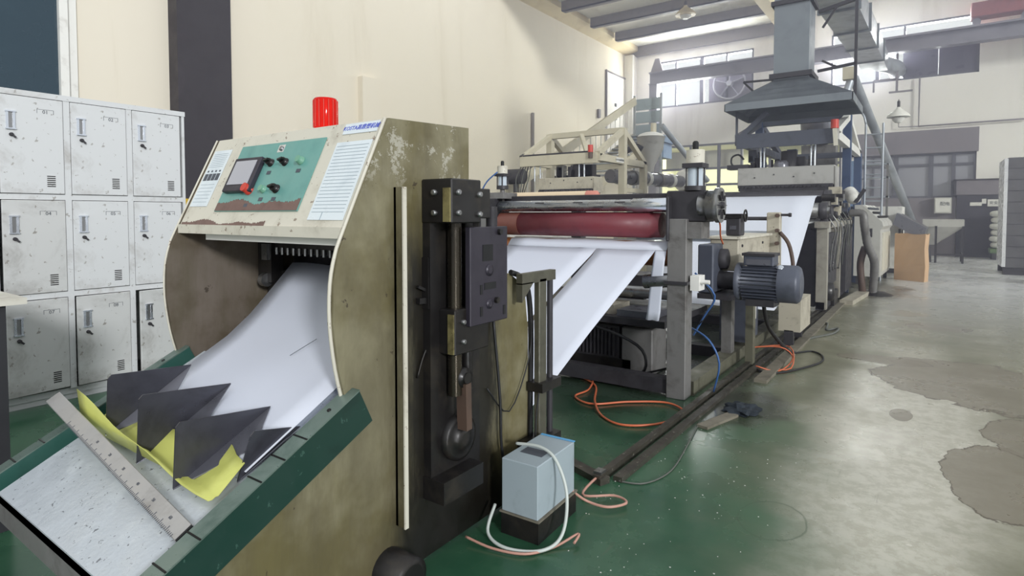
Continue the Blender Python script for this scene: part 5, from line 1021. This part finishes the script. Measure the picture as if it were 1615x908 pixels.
single('dark_rag', b, 'rag', 'crumpled dark blue rag on the floor beside the grey post', 'rag', loc=(-0.95, 3.86, 0))
single('orange_air_hose', B().tube([(-2.5, 4.2, 0.01), (-2.1, 4.0, 0.01), (-1.95, 3.7, 0.01), (-1.95, 3.5, 0.01), (-1.78, 3.42, 0.01), (-1.6, 3.6, 0.01), (-1.38, 3.72, 0.012), (-1.22, 3.58, 0.012), (-1.28, 3.32, 0.012), (-1.45, 3.18, 0.01), (-1.62, 3.25, 0.01), (-1.78, 3.46, 0.018), (-1.95, 3.8, 0.01), (-2.15, 3.95, 0.01)], 0.007, 6, sub=8), 'orange', 'orange air hose looped on the green floor under the white web', 'hose', loc=(-1.7, 3.6, 0))
single('orange_wire_tangle', B().tube([(-1.25, 5.2, 0.12), (-1.0, 5.3, 0.14), (-0.9, 5.3, 0.06), (-0.95, 5.0, 0.01), (-1.1, 4.9, 0.05)], 0.006, 5).tube([(-1.2, 5.4, 0.1), (-0.95, 5.45, 0.12), (-0.88, 5.1, 0.02), (-1.05, 5.0, 0.02)], 0.006, 5), 'orange', 'tangle of thin orange wire on the floor below the finned motor', 'wire', loc=(-1.05, 5.2, 0))
single('black_motor_cable', B().tube([(-1.02, 4.75, 0.58), (-1.03, 5.0, 0.35), (-0.98, 5.4, 0.12), (-0.96, 5.7, 0.02), (-0.85, 5.9, 0.01), (-0.74, 5.75, 0.01), (-0.73, 5.45, 0.01), (-0.9, 5.0, 0.01), (-1.02, 4.9, 0.01), (-1.1, 4.95, 0.01)], lambda t: 0.016 if t < 0.35 else 0.008, 6, sub=6), 'cable_k', 'black motor cable drooping from the finned motor to the floor', 'cable', loc=(-0.9, 5.3, 0))
single('grey_floor_cable', B().tube([(-1.02, 7.6, 0.01), (-0.92, 7.5, 0.01), (-0.88, 7.1, 0.01), (-0.78, 7.2, 0.02), (-0.80, 6.9, 0.01), (-0.95, 6.5, 0.01), (-1.0, 6.1, 0.01)], 0.012, 6, sub=6), 'cable_g', 'grey cable with a plug curling on the floor beyond the motor', 'cable', loc=(-0.9, 7, 0))
single('thin_floor_wire', B().tube([(-1.10, 3.5, 0.005), (-1.04, 3.1, 0.005), (-1.0, 2.75, 0.005), (-1.05, 2.55, 0.005), (-1.16, 2.5, 0.005)], 0.004, 5, sub=6), 'cable_g', 'thin pale wire curving on the green floor by the rail end', 'wire', loc=(-1.05, 3, 0))
# thin haze volume over the far half, standing in for window flare too
k = NT('hall_haze'); vs_ = k.n.new('ShaderNodeVolumeScatter'); vs_.inputs['Density'].default_value = 0.02; vs_.inputs['Color'].default_value = srgb(232, 232, 255); vs_.inputs['Anisotropy'].default_value = 0.4
k.t.links.new(vs_.outputs[0], k.n['Material Output'].inputs['Volume']); k.n.remove(k.b); M['haze'] = k.m
single('flare_haze', B().box(-9.5, 6.9, 4.0, 21.8, 0.01, 7.4), 'haze', 'pale haze and window flare in the far half of the hall', 'haze', kind='stuff')
random.seed(21); b = B()
for i in range(110):
    x = random.uniform(-1.2, -0.5); y = random.uniform(1.6, 3.4); r_ = random.uniform(0.001, 0.0035); a = random.uniform(0, 3)
    b.prism([(x + r_ * math.cos(a + q * 2.1) * random.uniform(0.7, 1.4), y + r_ * math.sin(a + q * 2.1)) for q in range(3)], 'z', 0.0005, 0.002)
single('plastic_chips', b, 'white', 'tiny white plastic chips scattered on the green floor', 'chips', kind='stuff')
